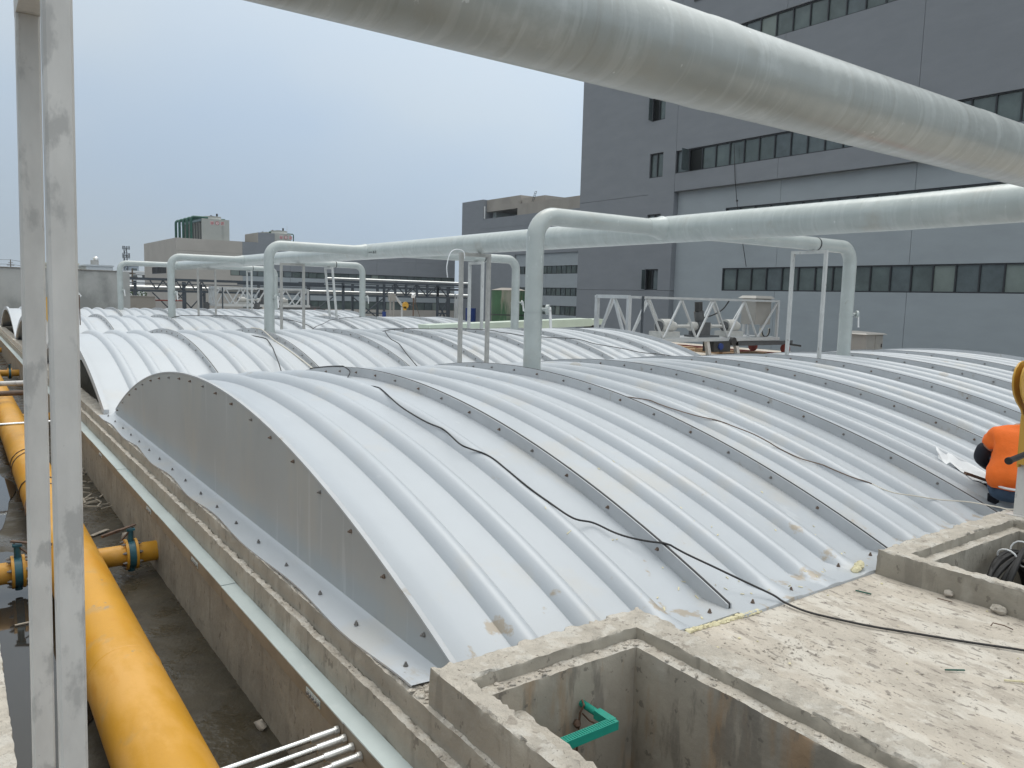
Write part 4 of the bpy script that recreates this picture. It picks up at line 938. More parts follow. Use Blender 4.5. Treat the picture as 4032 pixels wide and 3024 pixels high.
# right hand bays: dark above, pale and set back below
for y1, y0 in zip(joints[:-1], joints[1:]):
    a, b = y0+G/2, y1-G/2
    for z0, z1 in ((9.06, 10.24), (11.72, 17.28), (18.66, 26)): wallx(T, XF, XL+.31, a, b, z0, z1, 'bdark')
    for z0, z1 in ((-4.5, 2.46), (3.90, 6.26), (7.70, 9.055)): wallx(T, XL, XL+.31, a, b, z0, z1, 'blight')
wallx(T, XL, XL+.31, 33.22, 37.29, 2.46, 3.90, 'blight'); wallx(T, XL, XL+.31, 33.22, 37.29, 6.26, 7.70, 'blight'); wallx(T, XF, XL+.31, 33.3, 37.29, 17.28, 18.66, 'bdark')
ribbon(T, XL, -10, 33.22, 2.46, 3.90, 1.10, seed=11); ribbon(T, XL, -10, 33.22, 6.26, 7.70, 1.10, seed=12)
ribbon(T, XF+.06, -10, 37.29, 10.24, 11.72, 1.10, seed=13, open_at=(41,)); ribbon(T, XF+.06, -10, 33.3, 17.28, 18.66, 1.10, seed=15)
for y0, y1 in ((-25, -10),):
    for z0, z1, xx, mt in ((2.46, 3.90, XL, 'blight'), (6.26, 7.70, XL, 'blight'), (10.24, 11.72, XF, 'bdark'), (17.28, 18.66, XF, 'bdark')): wallx(T, xx, XL+.31, y0, y1, z0, z1, mt)
m = MB()
for i in range(7): m.box(39.93, 39.99, 34.9, 36.3, 21.0+.17*i, 21.12+.17*i)
m.build('vent_grille', M['frame'], T, 0)
m = MB(); m.tube([(39.93, 32.45, 11.5), (39.92, 32.2, 9.3), (39.95, 31.95, 7.7), (40.2, 31.2, 3.95)], .022, 5); m.blob((39.92, 31.97, 8.0), .07, 6, 1, .1); tag(m.build('hanging_cable', M['black']), 'thin cable hanging down the facade from a window of the tall factory building', 'cable')

# low wing behind, same street front but twice as far
W = thing('factory_wing', 'lower grey factory wing with a plaster roof storey, behind the tall building', 'building', (80, 110, -4.5))
wallx(W, 80.5, 120, 40, 128.4, -4.5, 15.7, 'bjoint', 'wall_core')
wallx(W, 80, 100, 121.3, 128.5, -4.5, 19.3, 'bdark'); wallx(W, 80, 80.6, 40, 121.3, 9.05, 13.9, 'bdark'); wallx(W, 80, 80.6, 40, 121.3, 13.93, 15.75, 'bdark')
wallx(W, 80, 80.6, 111.0, 121.3, -4.5, 9.05, 'bdark')
for a, b in ((102.5, 110.98), (94, 102.47), (60, 93.97)):
    for z0, z1 in ((-4.5, -1), (.5, 2.1), (3.42, 5.65), (6.98, 9.05)): wallx(W, 80.25, 80.7, a, b, z0, z1, 'blight')
ribbon(W, 80.25, 60, 110.98, 2.1, 3.42, 1.25, seed=21); ribbon(W, 80.25, 60, 110.98, 5.65, 6.98, 1.25, seed=22); ribbon(W, 80.25, 60, 110.98, -1, .5, 1.25, seed=23)
wallx(W, 80.8, 96, 110.8, 121.28, 17.1, 19.25, 'plaster', 'roof_storey'); wallx(W, 95, 96, 104, 121.2, 14, 17.1, 'plaster', 'roof_storey')
for a, b in ((107.8, 110.78), (104.9, 107.77), (98.2, 104.87), (93, 98.17)): wallx(W, 80.15, 80.9, a, b, 15.75, 17.66, 'plaster', 'roof_storey')
wallx(W, 80.9, 110, 104.1, 110.5, 17.7, 18.65, 'plaster', 'roof_block')
wallx(W, 82, 95, 120, 121, 15.7, 17.1, 'zinc', 'roof_unit')
m = MB(); m.bar((79.9, 120.6, 15.8), (79.9, 120.6, 18.0), .16, .16); m.build('rain_pipe', M['white'], W)
m = MB()
for s in (0, .45): m.bar((79.9, 106.35-s, 17.65), (79.9, 105.55-s, 19.3), .05, .05)
for i in range(5): m.bar((79.9, 106.2-.16*i-.05, 17.95+.33*i), (79.9, 105.75-.16*i-.05, 17.95+.33*i), .05, .05)
tag(m.build('ladder', M['darkmetal']), 'small ladder leaning on the roof block of the lower factory wing', 'ladder')

# long building across the back
F = thing('long_factory', 'long low factory block across the back, raw plaster left end, grey to the right', 'building', (50, 130, -4.5))
def wally(parent, y0, y1, xa, xb, za, zb, mat, name='wall_panel'):
    m = MB(); m.box(xa, xb, y0, y1, za, zb); return m.build(name, M[mat], parent, 0)
YB = 130
wally(F, YB+.5, 154.6, 28.95, 79.4, -4.5, 9.5, 'bjoint', 'wall_core')
wally(F, YB, YB+.5, 28.85, 37.05, -4.5, 7.6, 'beige'); wally(F, YB, YB+.5, 28.85, 39.0, 7.62, 9.55, 'beige', 'parapet'); wally(F, YB, YB+.5, 37.05, 39.0, -4.5, 4.03, 'beige'); wally(F, YB, YB+.5, 37.05, 39.0, 5.05, 7.6, 'beige')
for a, b in ((39.02, 47), (47.03, 55), (55.03, 63), (63.03, 71), (71.03, 79.5)):
    wally(F, YB, YB+.5, a, b, 5.05, 7.6, 'bdark'); wally(F, YB, YB+.5, a, b, 7.62, 9.55, 'bdark'); wally(F, YB+.05, YB+.5, a, b, .25, 4.03, 'blight'); wally(F, YB+.05, YB+.5, a, b, -4.5, -1.2, 'beige')
ribbon(F, YB, 37.05, 79.5, 4.03, 5.05, 1.45, 'y', seed=31, blind=.08); ribbon(F, YB+.05, 39.0, 79.5, -1.2, .25, 1.6, 'y', seed=32)
# left side of the plaster part
wx = lambda ya, yb, za, zb, mt='beige', nm='wall_panel': wallx(F, 28.85, 29.2, ya, yb, za, zb, mt, nm)
wx(YB+.5, 154.7, 5.25, 9.55); wx(YB+.5, 154.7, -4.5, 4.1); wx(YB+.5, 137.1, 4.1, 5.25); wx(148.2, 154.7, 4.1, 5.25)
ribbon(F, 28.85, 137.1, 148.2, 4.1, 5.25, 1.3, seed=33, blind=.3)
# plaster annex and grey block on the roof
wallx(F, 41.55, 44.3, YB+.02, 137, 9.55, 11.2, 'beige', 'roof_storey'); wallx(F, 41.6, 44.35, YB, YB+.018, 9.55, 11.2, 'bdark', 'roof_storey')
def cooling_tower(x0, x1, y0, y1, z0, z1, label, pipes, right_pipe=False):
    t = thing('cooling_tower', label, 'cooling tower', ((x0+x1)/2, (y0+y1)/2, z0), 'cooling towers on the roofs')
    m = MB(); m.box(x0, x1, y0, y0+.3, z0, z1); m.box(x0+.4, x1, y0+.3, y1, z0, z1-.01); m.build('casing', M['towergrey'], t, 0)
    wl_ = y1-y0-.3; n = 9
    m = MB(); m.box(x0+.3, x0+.399, y0+.3, y1, z0, z1-.4); m.build('louvre', M['louvre'], t, 0)
    for i in range(n):
        m = MB(); y = y0+.5+(wl_-.4)*i/(n-1); m.box(x0+.05, x0+.29, y, y+.13, z0, z1-.38); m.build('fin', M['towergrey'], t, 0)
    m = MB(); m.box(x0+.02, x0+.39, y0+.302, y1, z1-.36, z1+.02); m.build('top_trim', M['tealtrim'], t, 0)
    cx = (x0+x1)/2; nf = 4 if pipes else 3
    for k in range(nf):
        cy = y0+2.0+k*(y1-y0-3)/max(1, nf-1)
        m = MB(); m.cyl((cx, cy, z1+.01), (cx, cy, z1+.40), 1.45, 24, 1.30); m.cyl((cx, cy, z1+.402), (cx, cy, z1+.52), 1.36, 24); m.build('fan_stack', M['towergrey'], t)
        m = MB(); m.cyl((cx, cy, z1+.5), (cx, cy, z1+.62), .5, 12); m.cyl((cx+.75, cy, z1+.5), (cx+.75, cy, z1+1.05), .15, 8); m.build('fan_motor', M['darkmetal'], t)
        m = MB(); m.cyl((x0-.25, cy, z1+.25), (cx-1.2, cy, z1+.25), .12, 8); m.cyl((cx+1.4, cy, z1+.2), (x1-.1, cy, z1+.2), .10, 8); m.build('spray_pipe', M['greenpipe'], t)
    if pipes:
        for k in range(5):
            y = y0+.3+2.55*k
            m = MB(); xx = x0-1.55
            m.tube([(xx, y, z0-.15), (xx, y, z1-.45)] + arc3((xx+.45, y, z1-.30), .45, R(180), R(90), 6, (1, 0, 0), (0, 0, 1)) + [(x0+1.0, y, z1+.15)], .20, 10); m.build('riser_pipe', M['greenpipe'], t)
    if right_pipe:
        m = MB(); y = y0+1.5; m.tube([(cx+1.3, y, z1+.12), (x1+.7, y, z1+.12)]+arc3((x1+.7, y, z1-.13), .25, R(90), 0, 5, (1, 0, 0), (0, 0, 1))+[(x1+.95, y, z0-1.2)], .09, 8); m.build('side_pipe', M['greenpipe'], t)
    # sign: two red squares with white characters and a toothed ring emblem between them
    sx = x0+(x1-x0)*.30; sz = z1-.62; q = .56
    def sq(x): 
        m = MB(); m.box(x, x+q, y0-.03, y0-.002, sz-q/2, sz+q/2); b = m.build('sign_plate', M['white'], t, 0)
        m = MB(); m.box(x+.04, x+q-.04, y0-.04, y0-.031, sz-q/2+.04, sz+q/2-.04); m.build('sign_field', M['red'], b, 0); return b
    def strokes(b, x, L_):
        m = MB()
        for (a, c, d, e) in L_: m.box(x+q*a, x+q*c, y0-.05, y0-.041, sz+q*(d-.5), sz+q*(e-.5))
        m.build('character', M['white'], b, 0)
    b = sq(sx); strokes(b, sx, [(.2, .27, .15, .85), (.2, .8, .78, .85), (.73, .8, .15, .85), (.36, .64, .62, .68), (.36, .42, .28, .5), (.58, .64, .28, .5), (.36, .64, .46, .5), (.36, .64, .28, .33)])
    gx = sx+q*1.95; m = MB()
    for k in range(12):
        a = 2*math.pi*k/12; m.bar((gx+.26*math.cos(a), y0-.02, sz+.26*math.sin(a)), (gx+.31*math.cos(a), y0-.02, sz+.31*math.sin(a)), .07, .03, (0, 1, 0))
    m.cyl((gx, y0-.002, sz), (gx, y0-.035, sz), .27, 20); e = m.build('emblem', M['red'], t, 0)
    m = MB(); m.cyl((gx, y0-.036, sz), (gx, y0-.045, sz), .21, 20); e2 = m.build('emblem_field', M['white'], e, 0)
    m = MB(); m.cyl((gx, y0-.046, sz+.07), (gx, y0-.055, sz+.07), .07, 12); m.bar((gx, y0-.05, sz), (gx-.11, y0-.05, sz-.13), .045, .01, (0, 1, 0)); m.bar((gx, y0-.05, sz), (gx+.11, y0-.05, sz-.13), .045, .01, (0, 1, 0)); m.build('emblem_mark', M['red'], e, 0)
    x2 = sx+q*2.9; b = sq(x2); strokes(b, x2, [(.16, .22, .15, .85), (.1, .32, .62, .68), (.4, .85, .74, .80), (.4, .85, .58, .63), (.45, .51, .2, .5), (.6, .66, .2, .5), (.76, .82, .2, .5), (.4, .85, .42, .47), (.4, .85, .18, .23)])
    m = MB()
    for k in range(11): m.box(x0+(x1-x0)*.72, x0+(x1-x0)*.80, y0-.06, y0-.02, z0+.3+.27*k, z0+.34+.27*k)
    m.build('ladder', M['towergrey'], t, 0)
    return t
cooling_tower(32.9, 37.15, 130.6, 144, 9.56, 12.85, 'large grey cooling tower with five dark green pipes, on the raw plaster roof', True)
cooling_tower(44.4, 47.25, 130.3, 144, 9.56, 11.3, 'smaller cooling tower on the grey roof, one pipe bending down at its right', False, True)

# ================================================================== PIPE RACK
K = thing('pipe_rack', 'dark steel pipe rack carrying silver jacketed pipes in front of the long factory', 'pipe rack', (28, 76, -4.5))
YF, YK = 75.0, 77.4
def rk(name, fn, mat, parent=None):
    m = MB(); fn(m); return m.build(name, M[mat], parent or K, 0 if name != 'jacketed_pipe' else 38)
for x, y, zt in ((10.2, YF, 2.6), (13.2, YF, 2.6), (13.55, YK, 2.5), (17.2, YF, 2.6), (17.85, YK, 2.6), (18.7, YF, 2.4), (19.6, YK, 2.4), (24.0, YF, 2.5), (28.9, YF, 2.5), (29.9, YK, 2.5), (32.6, YF, 3.0), (34.7, YK, 2.9), (37.2, YF, 3.0), (37.6, YK, 2.9), (43.7, YF, 2.9), (45.0, YF, 2.9), (46.6, YK, 2.9)):
    rk('post', lambda m: m.box(x-.11, x+.11, y-.1, y+.1, -4.5, zt-.3), 'steelblue')
rk('beam', lambda m: m.box(8.5, 30.5, YF-.12, YF+.12, 2.36, 2.58), 'steelblue'); rk('beam', lambda m: m.box(8.5, 48, YF-.11, YF+.11, 1.36, 1.54), 'steelblue')
rk('beam', lambda m: m.box(8.5, 48, YK-.1, YK+.1, 1.34, 1.50), 'steelblue'); rk('beam', lambda m: m.box(28, 48, YK-.13, YK+.13, 2.25, 2.48), 'steelblue'); rk('beam', lambda m: m.box(31, 48, YF-.13, YF+.13, 2.72, 2.95), 'steelblue')
rk('beam', lambda m: m.box(22, 37, YF-.10, YF+.10, 2.2, 2.36), 'steelblue')
rk('jacketed_pipe', lambda m: m.cyl((8.5, 75.7, 1.72), (48, 75.7, 1.72), .17, 12), 'silver'); rk('jacketed_pipe', lambda m: m.cyl((30.8, 75.3, 3.10), (48, 75.3, 3.10), .13, 12), 'silver')
rk('thin_pipe', lambda m: m.cyl((8.5, 74.8, 2.10), (31, 74.8, 2.10), .05, 6), 'steelblue'); rk('thin_pipe', lambda m: m.cyl((28, 75.2, 2.62), (48, 75.2, 2.62), .05, 6), 'steelblue')
xs = [37.2, 38.5, 39.8, 41.1, 42.4, 43.7, 45.0]
for i, (a, b) in enumerate(zip(xs[:-1], xs[1:])):
    if i: rk('post', lambda m: m.box(a-.10, a+.10, YF-.1, YF+.1, 1.5, 2.75), 'steelblue')
    rk('brace', lambda m: m.bar((a, YF+.02, 1.5 if i % 2 == 0 else 2.8), (b, YF+.02, 2.8 if i % 2 == 0 else 1.5), .13, .11), 'steelblue'); rk('brace', lambda m: m.bar((a+.7, YK, 2.4 if i % 2 else 1.4), (b+.7, YK, 1.4 if i % 2 else 2.4), .12, .1), 'steelblue')
for i in range(9):
    a = 14.4+.55*i; rk('brace', lambda m: m.bar((a, YF-.02, 1.6 if i % 2 else 2.35), (a+.5, YF-.02, 2.35 if i % 2 else 1.6), .12, .1), 'steelblue')
for (a, b, y) in ((14.6, 17.2, YF), (17.2, 19.6, YK), (28.9, 32.6, YK), (33.7, 37.2, YF), (43.7, 45.0, YF), (24, 26.5, YK), (45, 46.6, YK)):
    for z0, z1 in ((-1.4, 1.3),):
        rk('brace', lambda m: m.bar((a, y, z0), (b, y, z1), .11, .1), 'steelblue'); rk('brace', lambda m: m.bar((a, y+.13, z1), (b, y+.13, z0), .11, .1), 'steelblue'); rk('beam', lambda m: m.box(a, b, y-.06, y+.06, z0+1.0, z0+1.12), 'steelblue')
for x in (45.6, 45.9, 46.2): rk('drop_pipe', lambda m: m.cyl((x, 74.4, -1), (x, 74.4, 1.9-.2*(x-45.6)), .07, 6), 'silver')

# ================================================================== SCRAPER BRIDGES
def gantry(dx, dy, zo, scale, label, detail, tk=1.):
    t = thing('scraper_bridge', label, 'scraper bridge', (18.5+dx, 16.4+dy, .1+zo), 'scraper bridges on the tank deck')
    def P(x, y, z): return (15.3+(x-15.3)*scale+dx, 15.83+(y-15.83)*scale+dy, .1+(z-.1)*scale+zo)
    def bar(n, a, b, w, h=None, mat='alu'):
        m = MB(); m.bar(P(*a), P(*b), w*scale*tk, (h or w)*scale*tk); return m.build(n, M[mat], t, 0)
    y0, y1, zb, zt = 15.83, 17.15, .56, 1.79
    for y in (y0, y1):
        bar('top_chord', (15.3, y, zt), (22.2, y, zt), .075, .065); bar('bottom_chord', (15.3, y, zb), (22.3, y, zb), .07, .10)
        bar('end_post', (15.38, y, zb), (15.38, y, zt), .105); bar('end_post', (22.15, y, zb), (22.15, y, zt), .08)
        xs = [15.45, 16.08, 16.80, 17.52, 18.24, 18.97, 19.70, 20.42, 21.15]
        for i, (a, b) in enumerate(zip(xs[:-1], xs[1:])):
            up = i % 2 == 0
            bar('diagonal', (a, y, zb+.03 if up else zt-.03), (b, y, zt-.03 if up else zb+.03), .055, .045)
        bar('diagonal', (21.15, y, zb+.03), (22.1, y, zt-.05), .055, .045)
    for x in (15.38, 16.5, 18.2, 20, 22.1): bar('cross_bar', (x, y0, zb), (x, y1, zb), .07)
    bar('cross_bar', (15.38, y0, zt), (15.38, y1, zt), .10)
    bar('end_diagonal', (15.38, y0+.1, zb), (15.38, 16.45, zt), .07); bar('end_diagonal', (15.38, 16.5, zt), (15.38, y1-.1, zb), .07)
    bar('cable_post', (15.86, y0-.06, .2), (15.86, y0-.06, zt+.03), .05, mat='steelblue')
    m = MB(); m.box(*[v for p in zip(P(15.4, y0+.1, zb+.03), P(22.2, y1-.1, zb+.06)) for v in p]); m.build('walkway', M['alu'], t, 0)
    def cyl(n, a, b, r, mat, par=None, k=16):
        m = MB(); m.cyl(P(*a), P(*b), r*scale, k); return m.build(n, M[mat], par or t)
    for x in (17.35, 20.32):
        cyl('cable_drum', (x-.22, 16.3, .95), (x+.22, 16.3, .95), .22, 'lightmach'); cyl('drum_end', (x-.27, 16.3, .95), (x-.221, 16.3, .95), .16, 'greycast'); cyl('bearing', (x+.26, 16.3, .95), (x+.42, 16.3, .95), .13, 'lightmach')
        m = MB(); m.box(*[v for p in zip(P(x-.40, 16.05, zb+.06), P(x+.40, 16.55, .80)) for v in p]); m.build('drum_base', M['lightmach'], t, 0)
    cyl('drive_shaft', (17.75, 16.3, .95), (18.6, 16.3, .95), .05, 'lightmach'); cyl('drive_shaft', (19.1, 16.3, .95), (20.05, 16.3, .95), .05, 'lightmach')
    cyl('coupling', (18.45, 16.3, .95), (18.7, 16.3, .95), .14, 'lightmach'); cyl('coupling', (19.15, 16.3, .95), (19.35, 16.3, .95), .12, 'lightmach')
    m = MB(); m.box(*[v for p in zip(P(18.70, 16.05, .68), P(19.12, 16.55, 1.08)) for v in p]); g = m.build('gearbox', M['greycast'], t, 0)
    cyl('motor', (18.90, 16.3, 1.09), (18.82, 16.3, 1.42), .15, 'greycast', g); cyl('motor_cap', (18.82, 16.3, 1.421), (18.80, 16.3, 1.70), .12, 'darkmetal', g)
    m = MB(); m.box(*[v for p in zip(P(18.55, 16.0, zb+.06), P(19.5, 16.6, .679)) for v in p]); m.build('gearbox_base', M['greycast'], t, 0)
    # travel drive under the walkway, legs, end platform with wheel
    m = MB(); m.box(*[v for p in zip(P(18.98, 15.75, .18), P(19.75, 16.2, .50)) for v in p]); b = m.build('travel_gearbox', M['darkmetal'], t, 0)
    cyl('motor_face', (19.26, 15.70, .35), (19.26, 15.749, .35), .10, 'bluedrum', b); cyl('brake', (19.85, 15.7, .50), (19.85, 16.1, .50), .13, 'darkmetal')
    bar('scraper_leg', (18.80, 15.9, .5), (18.98, 15.9, -.1), .12, mat='stand'); bar('scraper_leg', (20.15, 15.9, .5), (20.36, 15.9, -.1), .12, mat='stand')
    bar('wheel_beam', (20.1, 15.9, .42), (23.1, 15.9, .42), .12, .14, 'greycast'); bar('wheel_beam', (22.0, 17.1, .42), (23.1, 17.1, .42), .12, .14, 'greycast')
    cyl('wheel', (22.6, 15.8, .22), (22.7, 15.8, .22), .16, 'railred'); cyl('wheel', (22.6, 17.1, .22), (22.7, 17.1, .22), .16, 'railred')
    bar('buffer', (22.9, 15.8, .36), (23.5, 15.8, .30), .06, mat='darkmetal')
    if detail:
        m = MB(); m.box(*[v for p in zip(P(21.15, 15.95, 1.02), P(21.95, 16.5, 1.86)) for v in p]); c = m.build('control_cabinet', M['cabinet'], t, 0)
        m = MB(); m.hexa([P(*p) for p in ((21.05, 15.88, 1.862), (22.05, 15.88, 1.862), (22.05, 16.6, 1.862), (21.05, 16.6, 1.862), (21.15, 15.95, 1.95), (21.95, 15.95, 1.95), (21.95, 16.5, 1.95), (21.15, 16.5, 1.95))]); m.build('cabinet_roof', M['cabinet'], c, 0)
        for x in (21.22, 21.88): bar('cabinet_leg', (x, 16.25, zb+.07), (x, 16.25, 1.019), .06)
        for k in range(3):
            m = MB(); m.tube(arc3(P(21.75, 15.95+.03*k, .82), .2+.02*k, R(160), R(380), 12, (1, 0, 0), (0, 0, 1)), .022, 6); m.build('hose_loop', M['whitewire'] if k else M['black'], t)
        m = MB(); m.tube(smooth_path([P(18.9, 16.2, 1.2), P(19.3, 16.1, 1.32), P(19.6, 16.0, 1.5), P(19.75, 15.9, 1.76)]), .02, 6); m.build('motor_cable', M['black'], t)
    return t
gantry(0, 0, 0, 1, 'silver truss bridge with motors and cable drums at the right, by the tall building', True)
gantry(-.2, 41.2, .05, 1.0, 'far silver truss bridge seen between the second and third risers', False, 1.7)
RL = thing('rail', 'red oxide painted rail beam under the near truss bridge', 'rail', (22.65, 20, -.06))
m = MB(); m.box(22.5, 22.8, 4, 58, -.058, -.03); m.box(22.62, 22.68, 4, 58, -.03, .04); m.box(22.57, 22.73, 4, 58, .04, .065); m.box(22.35, 22.49, 4, 58, -.058, .04); m.build('beam', M['railred'], RL, 0)
m = MB()
for i in range(14): m.box(21.3+.02*(i % 3), 22.3, 15+.62*i, 15.45+.62*i, -.058, .02+.03*((i*7) % 3))
tag(m.build('timber_stack', M['rustwood'], None, 0), 'row of rusty brown timbers on the deck beside the red rail', 'timber')

# control cabinet right of the right riser
t = thing('control_cabinet', 'stainless outdoor control cabinet with a sloped lid, right of the near right riser', 'cabinet', (24.2, 13.9, -.06))
m = MB(); m.box(23.72, 24.72, 13.6, 14.3, .10, .80); c = m.build('casing', M['cabinet'], t, 0)
m = MB(); m.hexa([(23.62, 13.5, .80), (24.82, 13.5, .80), (24.82, 14.4, .80), (23.62, 14.4, .80), (23.68, 13.6, .84), (24.76, 13.6, .84), (24.3, 14.3, .89), (24.1, 14.3, .89)]); m.build('lid', M['cabinet'], t, 0)
m = MB(); m.box(24.26, 24.70, 13.585, 13.599, .13, .77); d = m.build('door', M['cabinet'], t, 0); m = MB(); m.box(24.60, 24.63, 13.56, 13.584, .38, .50); m.build('handle', M['darkmetal'], d, 0)
m = MB(); m.box(23.8, 23.9, 13.7, 13.8, -.06, .099); m.box(24.55, 24.65, 13.7, 13.8, -.06, .099); m.build('leg', M['cabinet'], t, 0)

# pale green FRP channel lying from the third cover to the right
t = thing('frp_channel', 'long pale green fibreglass box channel lying across the gap right of the second cover', 'channel', (15.3, 21.9, -.06))
m = MB(); a = Vector((12.3, 21.97, .615)); b = Vector((18.95, 21.75, .86)); m.bar(a, b, .75, .27); m.build('box_profile', M['palegreen'], t, 0)
m = MB(); b2 = Vector((19.55, 21.72, .885)); m.bar(b+(b2-b)*.01, b2, .72, .20); m.build('end_piece', M['palegreen'], t, 0)
m = MB(); m.box(15.4, 15.5, 21.6, 22.2, -.06, .58); m.box(19.1, 19.2, 21.5, 22.0, -.06, .74); m.build('support', M['darkmetal'], t, 0)

# green tank, far davit, drum, rope pole
t = thing('storage_tank', 'green cylindrical tank with white run-off stains beside the factory', 'tank', (27.6, 39, -4.5))
m = MB(); m.cyl((27.75, 39, -4.5), (27.75, 39, 2.1), 1.08, 32); m.build('shell', M['gtank'], t)
m = MB(); m.cyl((27.75, 39, 2.1), (27.75, 39, 2.25), 1.12, 32, .5); m.build('roof', M['plaster'], t); m = MB(); m.cyl((27.75, 39, .60), (27.75, 39, .66), 1.10, 32); m.cyl((27.75, 39, 0), (27.75, 39, .04), 1.10, 32); m.build('hoop', M['darkmetal'], t)
debris('water_drum', MB().cyl((28.2, 44, -.6), (28.2, 44, .9), .35, 16), 'bluedrum', 'tall dark blue drum left of the green tank', 'drum')
t = thing('davit', 'grey davit with a slanting jib and yellow plate, in front of the long factory', 'davit', (20.3, 40, -.06))
m = MB(); m.box(20.2, 20.27, 39.95, 40.05, -.06, 1.35); m.box(20.40, 20.47, 39.95, 40.05, -.06, 1.35); m.build('mast', M['cabinet'], t, 0); m = MB(); m.box(20.15, 20.52, 39.9, 40.12, 1.30, 1.72); m.build('head_box', M['cabinet'], t, 0)
m = MB(); m.bar((20.55, 40, 1.55), (21.02, 40, 1.02), .12, .10); m.build('jib', M['alu'], t, 0); m = MB(); m.cyl((21.15, 39.9, 1.08), (21.15, 39.95, 1.08), .20, 16); m.box(21.02, 21.2, 39.9, 39.95, .80, 1.0); m.build('side_plate', M['yellow2'], t, 0)
m = MB(); m.cyl((20.97, 40, -.06), (20.97, 40, .97), .06, 10); m.build('prop', M['alu'], t)
debris('water_drum', MB().cyl((19.85, 40, -.06), (19.85, 40, .66), .11, 14).cyl((19.85, 40, .66), (19.85, 40, .70), .12, 14), 'bluedrum', 'small bright blue drum at the foot of the rack left of the far davit', 'drum')
t = thing('rope_pole', 'thin rusty pole with a white rope knot on top and stay lines', 'pole', (21.7, 40, -.06))
m = MB(); m.cyl((21.7, 40, -.06), (21.7, 40, 1.6), .035, 8); m.build('pole', M['rust'], t); m = MB(); m.blob((21.7, 40, 1.62), .13, 10, 3, .4); m.build('rope_knot', M['clothwhite'], t); m = MB(); m.cyl((21.7, 40, 1.55), (22.3, 40.2, .3), .015, 5); m.build('stay', M['brownwire'], t)
cable([(21.7, 40, 1.62), (23.5, 43, 1.38), (26, 48, .95), (30, 56, .9)], .03, 'black', 'black cable slung from the rope pole towards the tall building', False)
debris('sack', MB().blob((17.2, 38.6, .25), .32, 10, 2, .3, (1.3, 1, .6)), 'clothwhite', 'white sack lying behind the end of the farthest cover', 'sack')
m = MB(); m.box(15.2, 17.6, 56, 56.1, -.06, .3); 
# pumps at the far bridge
for x, y, lab in ((12.9, 50.5, 'dark blue-grey pump motor left of the far truss bridge'), (16.35, 51.5, 'dark pump motor in front of the far truss bridge')):
    m = MB(); m.cyl((x, y, -.06), (x, y, .25), .16, 12); m.cyl((x, y, .25), (x, y, .32), .24, 12); m.cyl((x, y, .32), (x, y, .85), .19, 12); m.cyl((x, y, .85), (x, y, .92), .13, 12); tag(m.build('pump_motor', M['greycast']), lab, 'pump motor')

# ================================================================== LEFT BACKGROUND
t = thing('concrete_house', 'flat grey rendered building with dark weather stains at the left behind the covers', 'building', (0, 48, -4.5))
m = MB(); m.box(-40, 7.32, 45, 60, -4.5, 2.50); m.build('wall', M['wallgrey'], t, 0); m = MB(); m.box(7.325, 7.66, 44.96, 60, -4.5, 2.49); m.build('pilaster', M['farpale'] if False else M['wallgrey'], t, 0)
m = MB(); m.box(-40, 7.2, 44.93, 45.2, 2.502, 2.53); m.build('coping', M['plaster'], t, 0)
m = MB(); m.box(1.86, 1.88, 44.95, 44.999, .95, 1.62); m.build('slot', M['frame'], t, 0)
t = thing('yard_wall', 'low brown garden wall between the grey building and the rack', 'wall', (11, 60, -4.5))
m = MB(); m.box(9.6, 11.85, 60, 60.4, -4.5, 1.07); m.build('wall', M['plaster'], t, 0); m = MB(); m.box(9.6, 11.9, 59.95, 60.45, 1.071, 1.12); m.build('coping', M['beige'], t, 0)
m = MB(); m.cyl((14.6, 74.2, .62), (16.9, 74.2, .62), .06, 8); tag(m.build('red_pipe', M['railred']), 'thin red pipe above the small door of the plaster block', 'pipe')
wd = ribbon(F, 28.85, 134, 141, -.3, 1.25, 1.4, seed=41, name='door_window')
t = thing('control_box', 'white box with a small display on a stand at the far left edge', 'control box', (.1, 43, -.1))
m = MB(); m.box(-.9, .22, 43, 43.5, .85, 1.72); m.build('casing', M['lightmach'], t, 0); m = MB(); m.box(-.9, .25, 42.95, 43.5, 1.722, 1.80); m.build('lid', M['white'], t, 0)
m = MB(); m.box(-.3, .12, 42.96, 42.999, 1.15, 1.48); m.build('display', M['frame'], t, 0); m = MB(); m.box(-.9, .18, 43, 43.4, .35, .80); m.build('lower_box', M['cabinet'], t, 0); m = MB(); m.box(.0, .10, 42.97, 43.07, -.5, .849); m.cyl((.18, 42.9, -.5), (.25, 42.9, .6), .06, 8); m.build('leg', M['alu'], t, 0)
t = thing('barrier', 'dark red and white striped barrier boards at the far left edge', 'barrier', (-.2, 41, -.5))
for k in range(4): m = MB(); m.box(-2, .02, 41, 41.06, -.30+.17*k, -.16+.17*k); m.build('board', M['railred'] if k % 2 else M['farcream'], t, 0)
